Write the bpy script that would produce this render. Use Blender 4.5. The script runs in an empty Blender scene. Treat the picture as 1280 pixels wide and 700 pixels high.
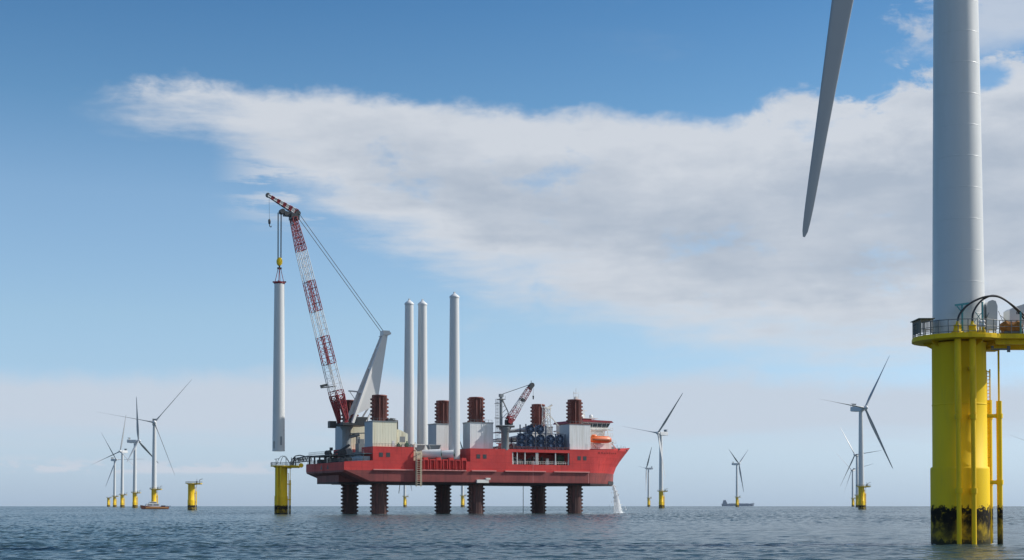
import bpy, bmesh, math, random
import numpy as np
from mathutils import Vector, Matrix
SC = bpy.context.scene
R = math.radians
random.seed(7)
# ------------------------------------------------------------------ camera
F = 1280 * 50 / 36; PITCH = R(1.6); Y0 = 631.0; CAMH = 3.4
cam_d = bpy.data.cameras.new('camera'); cam = bpy.data.objects.new('camera', cam_d)
SC.collection.objects.link(cam); SC.camera = cam
cam_d.lens = 50; cam_d.sensor_width = 36; cam_d.sensor_fit = 'HORIZONTAL'
cam_d.clip_start = 0.5; cam_d.clip_end = 60000
cam.location = (0, 0, CAMH); cam.rotation_euler = (R(90) + PITCH, 0, 0)
CY = Y0 - F * math.tan(PITCH)
cam_d.shift_y = (CY - 350) / 1280
# ------------------------------------------------------------------ exposure, sun, sky
SC.render.engine = 'CYCLES'
SC.view_settings.view_transform = 'Standard'; SC.view_settings.look = 'None'
SC.view_settings.gamma = 1; SC.view_settings.exposure = 0.0; SC.view_settings.use_curve_mapping = False
SC.cycles.max_bounces = 6; SC.cycles.transparent_max_bounces = 8; SC.cycles.volume_bounces = 0
SUN_AZ = R(79); SUN_EL = R(37)
sd = bpy.data.lights.new('sun', 'SUN'); sun = bpy.data.objects.new('sun', sd); SC.collection.objects.link(sun)
sd.energy = 5.0; sd.angle = R(0.53); sd.color = (1, .95, .87)
to_sun = Vector((math.sin(SUN_AZ) * math.cos(SUN_EL), math.cos(SUN_AZ) * math.cos(SUN_EL), math.sin(SUN_EL)))
sun.rotation_euler = to_sun.to_track_quat('Z', 'Y').to_euler(); sun.location = (300, 0, 300)

HAZE = 2.2e-5

class NT:                                     # tiny node-tree helper
    def __init__(s, nt): s.t = nt; s.n = nt.nodes; s.l = nt.links
    def node(s, typ, **kw):
        n = s.n.new(typ)
        for k, v in kw.items(): setattr(n, k, v)
        return n
    def put(s, sock, v):
        if isinstance(v, bpy.types.NodeSocket): s.l.new(v, sock)
        elif isinstance(v, (tuple, list)) and sock.type == 'RGBA' and len(v) == 3: sock.default_value = (*v, 1)
        else: sock.default_value = v
    def m(s, op, a, b=0.0, c=None, clamp=False):
        n = s.node('ShaderNodeMath', operation=op, use_clamp=clamp)
        s.put(n.inputs[0], a); s.put(n.inputs[1], b)
        if c is not None: s.put(n.inputs[2], c)
        return n.outputs[0]
    def ss(s, v, a, b, x=0.0, y=1.0):
        n = s.node('ShaderNodeMapRange', interpolation_type='SMOOTHSTEP')
        for k, q in zip(('Value', 'From Min', 'From Max', 'To Min', 'To Max'), (v, a, b, x, y)): s.put(n.inputs[k], q)
        return n.outputs[0]
    def noise(s, vec, scale, detail=4, rough=.55, dist=0.0, dim='3D'):
        n = s.node('ShaderNodeTexNoise', noise_dimensions=dim)
        s.put(n.inputs['Vector'], vec); n.inputs['Scale'].default_value = scale; n.inputs['Detail'].default_value = detail
        n.inputs['Roughness'].default_value = rough; n.inputs['Distortion'].default_value = dist
        return n.outputs['Fac']
    def mix(s, f, a, b, typ='MIX'):
        n = s.node('ShaderNodeMix', data_type='RGBA', blend_type=typ)
        s.put(n.inputs[0], f); s.put(n.inputs[6], a); s.put(n.inputs[7], b)
        return n.outputs[2]
    def xyz(s, v):
        n = s.node('ShaderNodeSeparateXYZ'); s.put(n.inputs[0], v); return n.outputs
    def comb(s, x, y, z):
        n = s.node('ShaderNodeCombineXYZ')
        for i, q in enumerate((x, y, z)): s.put(n.inputs[i], q)
        return n.outputs[0]

wd = bpy.data.worlds.new('World'); SC.world = wd; wd.use_nodes = True
w = NT(wd.node_tree); w.n.clear()
sky = w.node('ShaderNodeTexSky', sky_type='NISHITA'); sky.sun_disc = False
sky.sun_elevation = SUN_EL; sky.sun_rotation = SUN_AZ
sky.altitude = 0; sky.air_density = 1.0; sky.dust_density = 0.7; sky.ozone_density = 1.6
gx = w.xyz(w.node('ShaderNodeTexCoord').outputs['Generated'])
rad = w.m('SQRT', w.m('ADD', w.m('MULTIPLY', gx[0], gx[0]), w.m('MULTIPLY', gx[1], gx[1])))
AZ = w.m('ARCTAN2', gx[0], gx[1])
EV = w.m('DIVIDE', gx[2], w.m('MAXIMUM', rad, 1e-4))
def azv(px, py):
    a = math.atan((px - 640) / F); return a, (Y0 - py) / F * math.cos(a)
A0, A1, VM = -.45, .45, .5
tA = w.m('DIVIDE', w.m('SUBTRACT', AZ, A0), A1 - A0, clamp=True)
def curve(pts):
    n = w.node('ShaderNodeFloatCurve'); c = n.mapping.curves[0]
    P = []
    for px, py in pts:
        a, v = azv(px, py); P.append(((a - A0) / (A1 - A0), v / VM))
    c.points[0].location = (0, P[0][1]); c.points[1].location = (1, P[-1][1])
    for q in P: c.points.new(*q)
    n.mapping.update(); n.inputs['Factor'].default_value = 1
    w.l.new(tA, n.inputs['Value'])
    return w.m('MULTIPLY', n.outputs[0], VM)
def cvec(sx, sy, off=0.0):
    return w.comb(w.m('MULTIPLY', AZ, sx), w.m('MULTIPLY', EV, sy), off)
nbig = w.noise(cvec(1, 2.2, 3.1), 9, 7, .58)          # billows
nmid = w.noise(cvec(1, 1.7, 7.7), 26, 8, .62, .3)
nfin = w.noise(cvec(1, 1.5, 1.3), 70, 5, .6)
def cen(n, k): return w.m('MULTIPLY', w.m('SUBTRACT', n, .5), k)
# the long cloud bank: upper and lower edges over azimuth
UP = [(100, 108), (130, 100), (220, 88), (330, 104), (450, 110), (560, 122), (700, 130), (800, 136), (890, 143), (945, 128), (1000, 112), (1060, 112), (1110, 98), (1165, 74), (1230, 58), (1290, 50)]
LO = [(100, 112), (140, 113), (200, 121), (250, 134), (300, 160), (350, 198), (400, 238), (450, 270), (520, 306), (600, 345), (660, 352), (740, 368), (800, 392), (860, 412), (950, 428), (1060, 432), (1165, 428), (1290, 405)]
up = curve(UP); lo = curve(LO)
eu = w.m('ADD', w.m('ADD', w.m('SUBTRACT', up, EV), w.m('MULTIPLY', w.m('SUBTRACT', nmid, .5), w.ss(AZ, .10, .30, .022, .085))), cen(nfin, .012))
el = w.m('ADD', w.m('ADD', w.m('SUBTRACT', EV, lo), cen(nmid, .03)), w.m('MULTIPLY', w.m('SUBTRACT', w.noise(cvec(1, 5.5, 13), 8, 7, .6), .5), w.ss(AZ, -.12, .08, .10, .085)))
fing = w.m('MULTIPLY', w.m('MULTIPLY', w.ss(AZ, azv(255, 190)[0], azv(345, 190)[0]), w.ss(AZ, azv(560, 190)[0], azv(430, 190)[0])), w.ss(w.m('ADD', w.noise(cvec(1, 8, 31), 11, 6, .6), cen(nfin, .2)), .43, .58))
fing = w.m('MULTIPLY', fing, w.m('MULTIPLY', w.ss(EV, azv(350, 300)[1], azv(350, 235)[1]), w.ss(EV, azv(350, 110)[1], azv(350, 150)[1])))
d1 = w.m('MULTIPLY', w.ss(eu, -.003, .013), w.ss(el, -.032, .022))
holes = w.ss(w.m('ADD', nbig, cen(nmid, .5)), .26, .44, .45, 1)
gap = w.m('POWER', 2.718, w.m('MULTIPLY', -1, w.m('ADD', w.m('POWER', w.m('DIVIDE', w.m('SUBTRACT', AZ, azv(1238, 92)[0]), .022), 2), w.m('POWER', w.m('DIVIDE', w.m('SUBTRACT', EV, azv(1238, 92)[1]), .013), 2))))
gap = w.ss(w.m('ADD', gap, cen(nmid, 1.2)), .4, .85, 1, .1)
corner = w.m('MULTIPLY', w.ss(w.m('ADD', AZ, cen(nmid, .22)), azv(1120, 0)[0], azv(1215, 0)[0]), w.ss(w.m('ADD', EV, cen(nbig, .06)), azv(1200, 90)[1], azv(1200, 35)[1]))
d1 = w.m('MAXIMUM', d1, w.m('MAXIMUM', w.m('MULTIPLY', fing, .8), w.m('MULTIPLY', corner, .75)))
d1 = w.m('MULTIPLY', w.m('MULTIPLY', w.m('MULTIPLY', d1, holes), gap), w.ss(w.m('ADD', AZ, cen(nmid, .05)), azv(80, 100)[0], azv(180, 100)[0]))
# a blue hole in the bank to the right, and wisps above the bank
wisp = w.m('MULTIPLY', w.ss(w.noise(cvec(1, 3.2, 11), 7, 6, .6), .55, .8), w.m('MULTIPLY', w.ss(EV, .02, .12, 0, .35), w.ss(AZ, .0, .3)))
# low thin layer above the horizon
top = curve([(0, 463), (200, 466), (420, 462), (600, 474), (780, 472), (900, 462), (1000, 472), (1160, 474), (1280, 470)])
lay = w.ss(w.m('ADD', w.m('SUBTRACT', top, EV), cen(nmid, .018)), -.006, .012)
lay = w.m('MULTIPLY', lay, w.ss(w.m('ADD', EV, cen(w.noise(cvec(1, 9, 5), 10, 5), .03)), .036, .060, .38, .95))
pf = w.m('MULTIPLY', w.ss(w.noise(cvec(1, 2.6, 9), 42, 5, .55), .45, .56), w.m('MULTIPLY', w.ss(EV, .020, .023), w.ss(EV, .036, .024)))
pf = w.m('MULTIPLY', pf, w.ss(AZ, -.10, -.2, 0, 1))
# the clear air: a little bluer than the model's, by elevation
tr = w.node('ShaderNodeValToRGB'); w.put(tr.inputs[0], w.m('DIVIDE', EV, .4, clamp=True)); cr_ = tr.color_ramp
AIR = [(0.008436445444319459, (0.3899, 0.5934, 1.066)), (0.09983127109111362, (0.4715, 0.5881, 0.8541)), (0.24043869516310462, (0.5027, 0.5764, 0.6983)), (0.3248031496062992, (0.5294, 0.5989, 0.6701)), (0.5357142857142857, (0.5, 0.5914, 0.6501)), (0.7044431946006748, (0.3285, 0.4938, 0.5813)), (0.8872328458942632, (0.2329, 0.4154, 0.5338))]
cr_.elements[0].position, cr_.elements[0].color = AIR[0][0], (*AIR[0][1], 1)
cr_.elements[1].position, cr_.elements[1].color = AIR[-1][0], (*AIR[-1][1], 1)
for p_, q_ in AIR[1:-1]: cr_.elements.new(p_).color = (*q_, 1)
skyc = w.mix(1.0, w.mix(1.0, sky.outputs[0], tr.outputs[0], 'MULTIPLY'), (2.15, 2.14, 2.12), 'MULTIPLY')
cl_lit, cl_grey = (6.5, 6.85, 7.4), (4.3, 4.9, 5.8)
shade = w.m('ADD', w.m('ADD', cen(w.noise(cvec(1, 3.2, 21), 9, 7, .6), 2.0), cen(nmid, .6)), w.m('MULTIPLY', w.m('MULTIPLY', w.ss(eu, .01, .08), w.ss(el, .0, .05)), .72), clamp=True)
shade = w.m('MULTIPLY', shade, w.ss(el, -.03, .05, .25, 1))
ccol = w.mix(shade, cl_lit, cl_grey)
c = w.mix(wisp, skyc, (4.6, 5.1, 6.0))
c = w.mix(lay, c, (5.65, 6.4, 7.4))
c = w.mix(pf, c, (5.9, 6.5, 7.4))
c = w.mix(w.m('MULTIPLY', d1, .94), c, ccol)
bg = w.node('ShaderNodeBackground'); w.put(bg.inputs[0], c); bg.inputs[1].default_value = 0.10
out = w.node('ShaderNodeOutputWorld'); w.l.new(bg.outputs[0], out.inputs[0])
wd.cycles.sampling_method = 'MANUAL'; wd.cycles.sample_map_resolution = 512

# ------------------------------------------------------------------ helpers
RE = 7.43e6                                    # earth radius with refraction: the sea really curves away
def drop(x, y): return -(x * x + y * y) / (2 * RE)
def at(px, py, Y):                             # pixel of the photograph -> point at depth Y
    r = (px - 640) / F; u = (CY - py) / F
    fw = math.cos(PITCH) - u * math.sin(PITCH); upv = math.sin(PITCH) + u * math.cos(PITCH)
    s = Y / fw
    return Vector((r * s, Y, CAMH + upv * s))
def gx_at(px, Y): return (px - 640) / F * Y

class MB:
    def __init__(s): s.v = []; s.f = []; s.sm = []; s.mi = []; s.cur = 0; s.T = None
    def add(s, vs, fs, smooth=False):
        b = len(s.v)
        for p in vs:
            p = Vector(p); s.v.append(tuple(s.T @ p) if s.T else tuple(p))
        for q in fs:
            s.f.append([b + i for i in q]); s.sm.append(smooth); s.mi.append(s.cur)
        return s
    def box(s, x0, x1, y0, y1, z0, z1):
        return s.add([(x0, y0, z0), (x1, y0, z0), (x1, y1, z0), (x0, y1, z0), (x0, y0, z1), (x1, y0, z1), (x1, y1, z1), (x0, y1, z1)],
                     [(3, 2, 1, 0), (4, 5, 6, 7), (0, 1, 5, 4), (1, 2, 6, 5), (2, 3, 7, 6), (3, 0, 4, 7)])
    def bw(s, u0, u1, w0, w1, z0, z1): return s.box(u0, u1, -w1, -w0, z0, z1)
    @staticmethod
    def frame(d):
        d = d.normalized(); a = Vector((0, 0, 1)) if abs(d.z) < .95 else Vector((1, 0, 0))
        x = d.cross(a).normalized(); return x, x.cross(d)
    def tube(s, p0, p1, r0, r1=None, n=8, caps=True):
        p0, p1 = Vector(p0), Vector(p1); r1 = r0 if r1 is None else r1
        x, y = s.frame(p1 - p0); vs = []
        cs = [(math.cos(2 * math.pi * i / n), math.sin(2 * math.pi * i / n)) for i in range(n)]
        for p, r in ((p0, r0), (p1, r1)): vs += [p + x * (r * a) + y * (r * b) for a, b in cs]
        s.add(vs, [(i, (i + 1) % n, n + (i + 1) % n, n + i) for i in range(n)], n > 5)
        if caps:
            s.add(vs[:n], [list(range(n))]); s.add(vs[n:], [list(range(n))])
        return s
    def bar(s, p0, p1, a, b):
        p0, p1 = Vector(p0), Vector(p1); x, y = s.frame(p1 - p0); vs = []
        for p in (p0, p1): vs += [p + x * (sx * a / 2) + y * (sy * b / 2) for sx, sy in ((-1, -1), (1, -1), (1, 1), (-1, 1))]
        return s.add(vs, [(0, 1, 2, 3), (7, 6, 5, 4), (0, 4, 5, 1), (1, 5, 6, 2), (2, 6, 7, 3), (3, 7, 4, 0)])
    def pipe(s, pts, r, n=8):
        pts = [Vector(p) for p in pts]; rings = []
        ref = None
        for i, p in enumerate(pts):
            d = (pts[min(i + 1, len(pts) - 1)] - pts[max(i - 1, 0)]).normalized()
            if ref is None: ref, _ = s.frame(d)
            x = (ref - d * ref.dot(d)).normalized(); y = x.cross(d); ref = x
            rr = r[i] if isinstance(r, (list, tuple)) else r
            rings.append([p + x * (rr * math.cos(2 * math.pi * k / n)) + y * (rr * math.sin(2 * math.pi * k / n)) for k in range(n)])
        return s.loft(rings, True)
    def loft(s, rings, smooth=True, caps=True, closed=True):
        n = len(rings[0]); vs = [p for r in rings for p in r]; fs = []
        for i in range(len(rings) - 1):
            for k in range(n if closed else n - 1):
                a = i * n + k; b = i * n + (k + 1) % n; fs.append((a, b, b + n, a + n))
        s.add(vs, fs, smooth)
        if caps: s.add(rings[0], [list(range(n))]); s.add(rings[-1], [list(range(n))])
        return s
    def lathe(s, prof, n=24, cx=0, cy=0, caps=True, smooth=True):
        return s.loft([[Vector((cx + r * math.cos(2 * math.pi * k / n), cy + r * math.sin(2 * math.pi * k / n), z)) for k in range(n)] for r, z in prof], smooth, caps)
    def prism(s, pts, z0, z1):                       # xy outline extruded in z
        n = len(pts); vs = [(x, y, z0) for x, y in pts] + [(x, y, z1) for x, y in pts]
        return s.add(vs, [list(range(n))[::-1], list(range(n, 2 * n))] + [(i, (i + 1) % n, n + (i + 1) % n, n + i) for i in range(n)])
    def prismw(s, pts, w0, w1):                      # (u,z) outline extruded across the ship
        n = len(pts); vs = [(u, -w0, z) for u, z in pts] + [(u, -w1, z) for u, z in pts]
        return s.add(vs, [list(range(n))[::-1], list(range(n, 2 * n))] + [(i, (i + 1) % n, n + (i + 1) % n, n + i) for i in range(n)])
    def mesh(s, name, mats):
        me = bpy.data.meshes.new(name); me.from_pydata(s.v, [], s.f)
        if not isinstance(mats, (list, tuple)): mats = [mats]
        for m in mats: me.materials.append(m)
        me.polygons.foreach_set('use_smooth', s.sm); me.polygons.foreach_set('material_index', s.mi)
        bm = bmesh.new(); bm.from_mesh(me); bmesh.ops.recalc_face_normals(bm, faces=bm.faces); bm.to_mesh(me); bm.free()
        me.update(); return me
    def build(s, name, mats, parent=None): return link(name, s.mesh(name, mats), parent)
def link(name, data, parent=None, M=None):
    o = bpy.data.objects.new(name, data); SC.collection.objects.link(o)
    if parent: o.parent = parent
    if M is not None: o.matrix_local = M
    return o
def tag(o, label=None, cat=None, group=None, kind=None):
    for k, v in (('label', label), ('category', cat), ('group', group), ('kind', kind)):
        if v: o[k] = v
    return o
def thing(name, label, cat, loc=(0, 0, 0), rz=0, group=None):
    o = link(name, None); o.location = loc; o.rotation_euler = (0, 0, rz); o.empty_display_size = .5
    return tag(o, label, cat, group)
def lattice(mb, A, B, wa, wb, ha, hb, side, nb, rc, rd, fr=(0, 1)):
    """box lattice from A to B; side = width direction; widths/heights at the two ends; fr = portion built"""
    A, B = Vector(A), Vector(B); d = (B - A).normalized(); side = (side - d * side.dot(d)).normalized(); upv = side.cross(d).normalized()
    def c(t, k):
        ww = wa + (wb - wa) * t; hh = ha + (hb - ha) * t
        sx, sy = ((-1, -1), (1, -1), (1, 1), (-1, 1))[k]
        return A + (B - A) * t + side * (sx * ww / 2) + upv * (sy * hh / 2)
    ts = [fr[0] + (fr[1] - fr[0]) * i / nb for i in range(nb + 1)]
    for k in range(4): mb.tube(c(ts[0], k), c(ts[-1], k), rc, n=6)
    for i in range(nb + 1):
        for k in range(4):
            mb.tube(c(ts[i], k), c(ts[i], (k + 1) % 4), rd, n=4, caps=False)
            if i < nb:
                a, b = (k, (k + 1) % 4) if i % 2 else ((k + 1) % 4, k)
                mb.tube(c(ts[i], a), c(ts[i + 1], b), rd, n=4, caps=False)

# ------------------------------------------------------------------ materials
def paint(name, col, rough=.45, var=.12, dirt=None, dirt_amt=.3, scale=.6, stretch=.25, metal=0.0, grooves=None, bump=0.0, spec=.5):
    m = bpy.data.materials.new(name); m.use_nodes = True; t = NT(m.node_tree)
    b = t.n['Principled BSDF']; co = t.node('ShaderNodeTexCoord').outputs['Object']
    mp = t.node('ShaderNodeMapping'); t.put(mp.inputs[0], co); mp.inputs['Scale'].default_value = (1, 1, stretch)
    n1 = t.noise(mp.outputs[0], scale, 6, .6); n2 = t.noise(mp.outputs[0], scale * 5, 4, .6)
    k = t.m('ADD', t.m('MULTIPLY', t.m('SUBTRACT', n1, .5), var * 2), t.m('MULTIPLY', t.m('SUBTRACT', n2, .5), var))
    cc = t.mix(1.0, (*col, 1), t.comb(t.m('ADD', k, 1), t.m('ADD', k, 1), t.m('ADD', k, 1)), 'MULTIPLY')
    if dirt:
        f = t.m('MULTIPLY', t.ss(t.m('ADD', n1, t.m('MULTIPLY', n2, .4)), .66, .86), dirt_amt); cc = t.mix(f, cc, (*dirt, 1))
    t.put(b.inputs['Base Color'], cc); b.inputs['Metallic'].default_value = metal
    b.inputs['Specular IOR Level'].default_value = spec
    t.put(b.inputs['Roughness'], t.ss(n2, .2, .8, rough - .08, rough + .1))
    if grooves or bump:
        bn = t.node('ShaderNodeBump')
        if grooves:
            x = t.xyz(co); gsum = t.m('ADD', x[0], x[1])
            h = t.ss(t.m('ABSOLUTE', t.m('SUBTRACT', t.m('FRACT', t.m('DIVIDE', gsum, grooves)), .5)), .36, .46)
            t.put(bn.inputs['Height'], h); bn.inputs['Strength'].default_value = .3; bn.inputs['Distance'].default_value = .08
        else:
            t.put(bn.inputs['Height'], n2); bn.inputs['Strength'].default_value = bump; bn.inputs['Distance'].default_value = .05
        t.l.new(bn.outputs[0], b.inputs['Normal'])
    return m
M = {}
M['white'] = paint('tower_white', (.60, .62, .63), .38, .05, (.5, .49, .45), .25, .35, .12)
M['blade'] = paint('blade_grey_white', (.33, .36, .39), .42, .05, None, 0, .3, .2)
M['nacelle'] = paint('nacelle_white', (.6, .62, .64), .45, .06)
M['deckwhite'] = paint('superstructure_white', (.78, .78, .75), .45, .08, (.42, .33, .22), .4, .5, .12)
M['cladwhite'] = paint('cladding_white', (.76, .77, .77), .5, .06, (.45, .42, .36), .35, .35, .1, grooves=1.1)
M['cream'] = paint('cladding_cream', (.80, .77, .60), .5, .07, (.42, .33, .18), .55, .4, .08, grooves=1.1)
M['cladblue_and_shade'] = paint('clad_blue_grey_and_shade', (.36, .43, .49), .5, .06, None, 0, .35, .1, grooves=1.1)  # deck locker's own colour; shade painted on the jacking houses' stern faces
M['grey'] = paint('machinery_grey', (.22, .25, .27), .5, .15, (.2, .12, .07), .4, .9)
M['dark'] = paint('dark_steel', (.035, .042, .05), .5, .3, None, 0, 1.2)
M['rope'] = paint('wire_rope', (.03, .032, .038), .6, .2)
M['crane_red'] = paint('crane_red', (.28, .018, .03), .45, .15, (.12, .02, .02), .4, .8)
M['crane_white'] = paint('crane_white', (.66, .66, .66), .45, .08)
M['mast_grey'] = paint('mast_grey', (.66, .66, .65), .45, .06)
M['leg'] = paint('leg_red_brown', (.20, .060, .050), .65, .22, (.06, .03, .03), .7, .3, .3, bump=.3)
M['navy'] = paint('rack_navy', (.012, .03, .075), .45, .25, None, 0, 1.5)
M['navy_lit'] = paint('rack_navy_lit', (.03, .07, .15), .45, .25, None, 0, 1.5)  # lit copy of the rack navy, brightness put into the root frames' colour
M['orange'] = paint('lifeboat_orange', (.62, .12, .02), .4, .08)
M['glass'] = paint('dark_glass', (.012, .02, .026), .12, .1)
M['green'] = paint('deck_green', (.03, .10, .06), .6, .2)
M['darkgreen'] = paint('end_cover_green', (.05, .085, .08), .6, .15)
M['teal'] = paint('teal_paint', (.08, .31, .33), .5, .12)
M['yel_clean'] = paint('yellow_paint', (.80, .54, .012), .55, .08, (.30, .18, .02), .35, .8, .15, spec=.2)
M['rail'] = paint('railing_steel', (.10, .12, .13), .5, .15)
M['bag'] = paint('orange_brown_canvas', (.36, .15, .03), .85, .25, (.10, .05, .02), .6, 2.5, 1, bump=.6)
M['tan'] = paint('ladder_tan', (.55, .50, .38), .5, .1)
M['boat_brown'] = paint('boat_hull_red_brown', (.34, .09, .04), .5, .15)
M['boat_tan'] = paint('boat_stripe_orange', (.55, .27, .08), .5, .12)
M['ship_grey'] = paint('ship_blue_grey', (.20, .25, .33), .55, .1)
M['cage'] = paint('cage_grey_olive', (.20, .19, .15), .6, .15)
M['light'] = paint('ledge_pink', (.62, .25, .23), .5, .1)

def mat_foundation():
    m = bpy.data.materials.new('foundation_yellow'); m.use_nodes = True; t = NT(m.node_tree)
    b = t.n['Principled BSDF']; co = t.node('ShaderNodeTexCoord').outputs['Object']; z = t.xyz(co)[2]
    mp = t.node('ShaderNodeMapping'); t.put(mp.inputs[0], co); mp.inputs['Scale'].default_value = (1, 1, .16)
    st = t.noise(mp.outputs[0], 1.6, 6, .62); fine = t.noise(co, 3.2, 8, .68); big = t.noise(co, .9, 6, .6)
    y = t.mix(t.ss(st, .45, .75, 0, .45), (.82, .56, .018, 1), (.60, .43, .035, 1))
    y = t.mix(t.m('MULTIPLY', t.ss(st, .66, .74), t.ss(z, 9.0, 3.0, 0, .55)), y, (.22, .12, .03, 1))
    # marine growth: a black band with a ragged upper edge, olive film and yellow showing through below it
    zz = t.m('ADD', z, t.m('ADD', t.m('MULTIPLY', t.m('SUBTRACT', fine, .5), 1.9), t.m('MULTIPLY', t.m('SUBTRACT', st, .5), 1.2)))
    band = t.m('MULTIPLY', t.ss(zz, 3.28, 3.12), t.ss(t.m('ADD', z, t.m('MULTIPLY', t.m('SUBTRACT', big, .5), 4.2)), 1.2, 2.3, .25, 1))
    low = t.m('MULTIPLY', t.ss(zz, 2.7, 2.0), t.ss(big, .38, .60, .4, .96))
    y = t.mix(low, y, (.11, .085, .018, 1))
    y = t.mix(t.m('MULTIPLY', band, t.ss(fine, .30, .44)), y, (.012, .011, .009, 1))
    y = t.mix(t.ss(zz, .55, .25), y, (.03, .03, .015, 1))
    t.put(b.inputs['Base Color'], y); t.put(b.inputs['Roughness'], t.ss(band, 0, 1, .6, .85)); b.inputs['Specular IOR Level'].default_value = .12
    bn = t.node('ShaderNodeBump'); t.put(bn.inputs['Height'], t.m('MULTIPLY', fine, t.ss(zz, 3.3, 3.0, .04, 1))); bn.inputs['Strength'].default_value = .8; bn.inputs['Distance'].default_value = .06
    t.l.new(bn.outputs[0], b.inputs['Normal'])
    return m
M['yellow'] = mat_foundation()

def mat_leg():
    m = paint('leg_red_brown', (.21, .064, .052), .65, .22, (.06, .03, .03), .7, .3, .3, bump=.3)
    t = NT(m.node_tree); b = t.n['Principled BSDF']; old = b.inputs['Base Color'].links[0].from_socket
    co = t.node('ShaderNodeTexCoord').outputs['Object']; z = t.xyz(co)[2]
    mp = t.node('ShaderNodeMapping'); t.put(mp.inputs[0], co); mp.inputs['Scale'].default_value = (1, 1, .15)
    n = t.noise(mp.outputs[0], .9, 5, .65)             # sea growth and the hull's shade, both painted dark below hull height
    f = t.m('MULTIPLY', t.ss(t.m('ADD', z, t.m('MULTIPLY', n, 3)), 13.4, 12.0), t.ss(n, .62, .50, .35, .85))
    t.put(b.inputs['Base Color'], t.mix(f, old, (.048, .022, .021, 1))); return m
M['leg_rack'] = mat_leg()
def mat_hull():
    m = bpy.data.materials.new('hull_red'); m.use_nodes = True; t = NT(m.node_tree)
    b = t.n['Principled BSDF']; co = t.node('ShaderNodeTexCoord').outputs['Object']; x = t.xyz(co)
    mp = t.node('ShaderNodeMapping'); t.put(mp.inputs[0], co); mp.inputs['Scale'].default_value = (1, 1, .12)
    st = t.noise(mp.outputs[0], .8, 7, .65); bl = t.noise(co, .16, 5, .6)
    br = t.node('ShaderNodeTexBrick'); t.put(br.inputs['Vector'], t.comb(x[0], x[2], 0)); br.inputs['Scale'].default_value = .07
    br.inputs['Brick Width'].default_value = .9; br.inputs['Row Height'].default_value = .35; br.inputs['Mortar Size'].default_value = 0
    br.inputs['Color1'].default_value = (.8, .8, .8, 1); br.inputs['Color2'].default_value = (1.1, 1.1, 1.1, 1)
    red = t.mix(t.ss(bl, .35, .65), (.61, .056, .052, 1), (.51, .045, .045, 1))
    red = t.mix(t.ss(st, .52, .76, 0, .55), red, (.24, .035, .03, 1))
    boot = t.mix(t.ss(bl, .35, .65), (.30, .075, .07, 1), (.24, .06, .06, 1))
    boot = t.mix(t.ss(st, .45, .75, 0, .6), boot, (.12, .05, .05, 1))
    boot = t.mix(1.0, boot, br.outputs[0], 'MULTIPLY')
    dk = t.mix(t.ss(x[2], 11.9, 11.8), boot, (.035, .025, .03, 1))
    f = t.ss(x[2], 16.02, 15.96)
    sm = t.node('ShaderNodeTexBrick'); t.put(sm.inputs['Vector'], t.comb(x[0], x[2], 0)); sm.inputs['Scale'].default_value = 1
    sm.inputs['Brick Width'].default_value = 8.4; sm.inputs['Row Height'].default_value = 2.45; sm.inputs['Mortar Size'].default_value = .05
    sm.inputs['Color1'].default_value = (1, 1, 1, 1); sm.inputs['Color2'].default_value = (.93, .93, .93, 1); sm.inputs['Mortar'].default_value = (.72, .68, .68, 1)
    t.put(b.inputs['Base Color'], t.mix(1.0, t.mix(f, red, dk), sm.outputs[0], 'MULTIPLY')); t.put(b.inputs['Roughness'], t.ss(st, .3, .8, .5, .7)); b.inputs['Specular IOR Level'].default_value = .25
    bn = t.node('ShaderNodeBump'); t.put(bn.inputs['Height'], t.noise(co, .45, 3)); bn.inputs['Strength'].default_value = .25; bn.inputs['Distance'].default_value = .25
    t.l.new(bn.outputs[0], b.inputs['Normal'])
    return m
M['hull'] = mat_hull()

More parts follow.
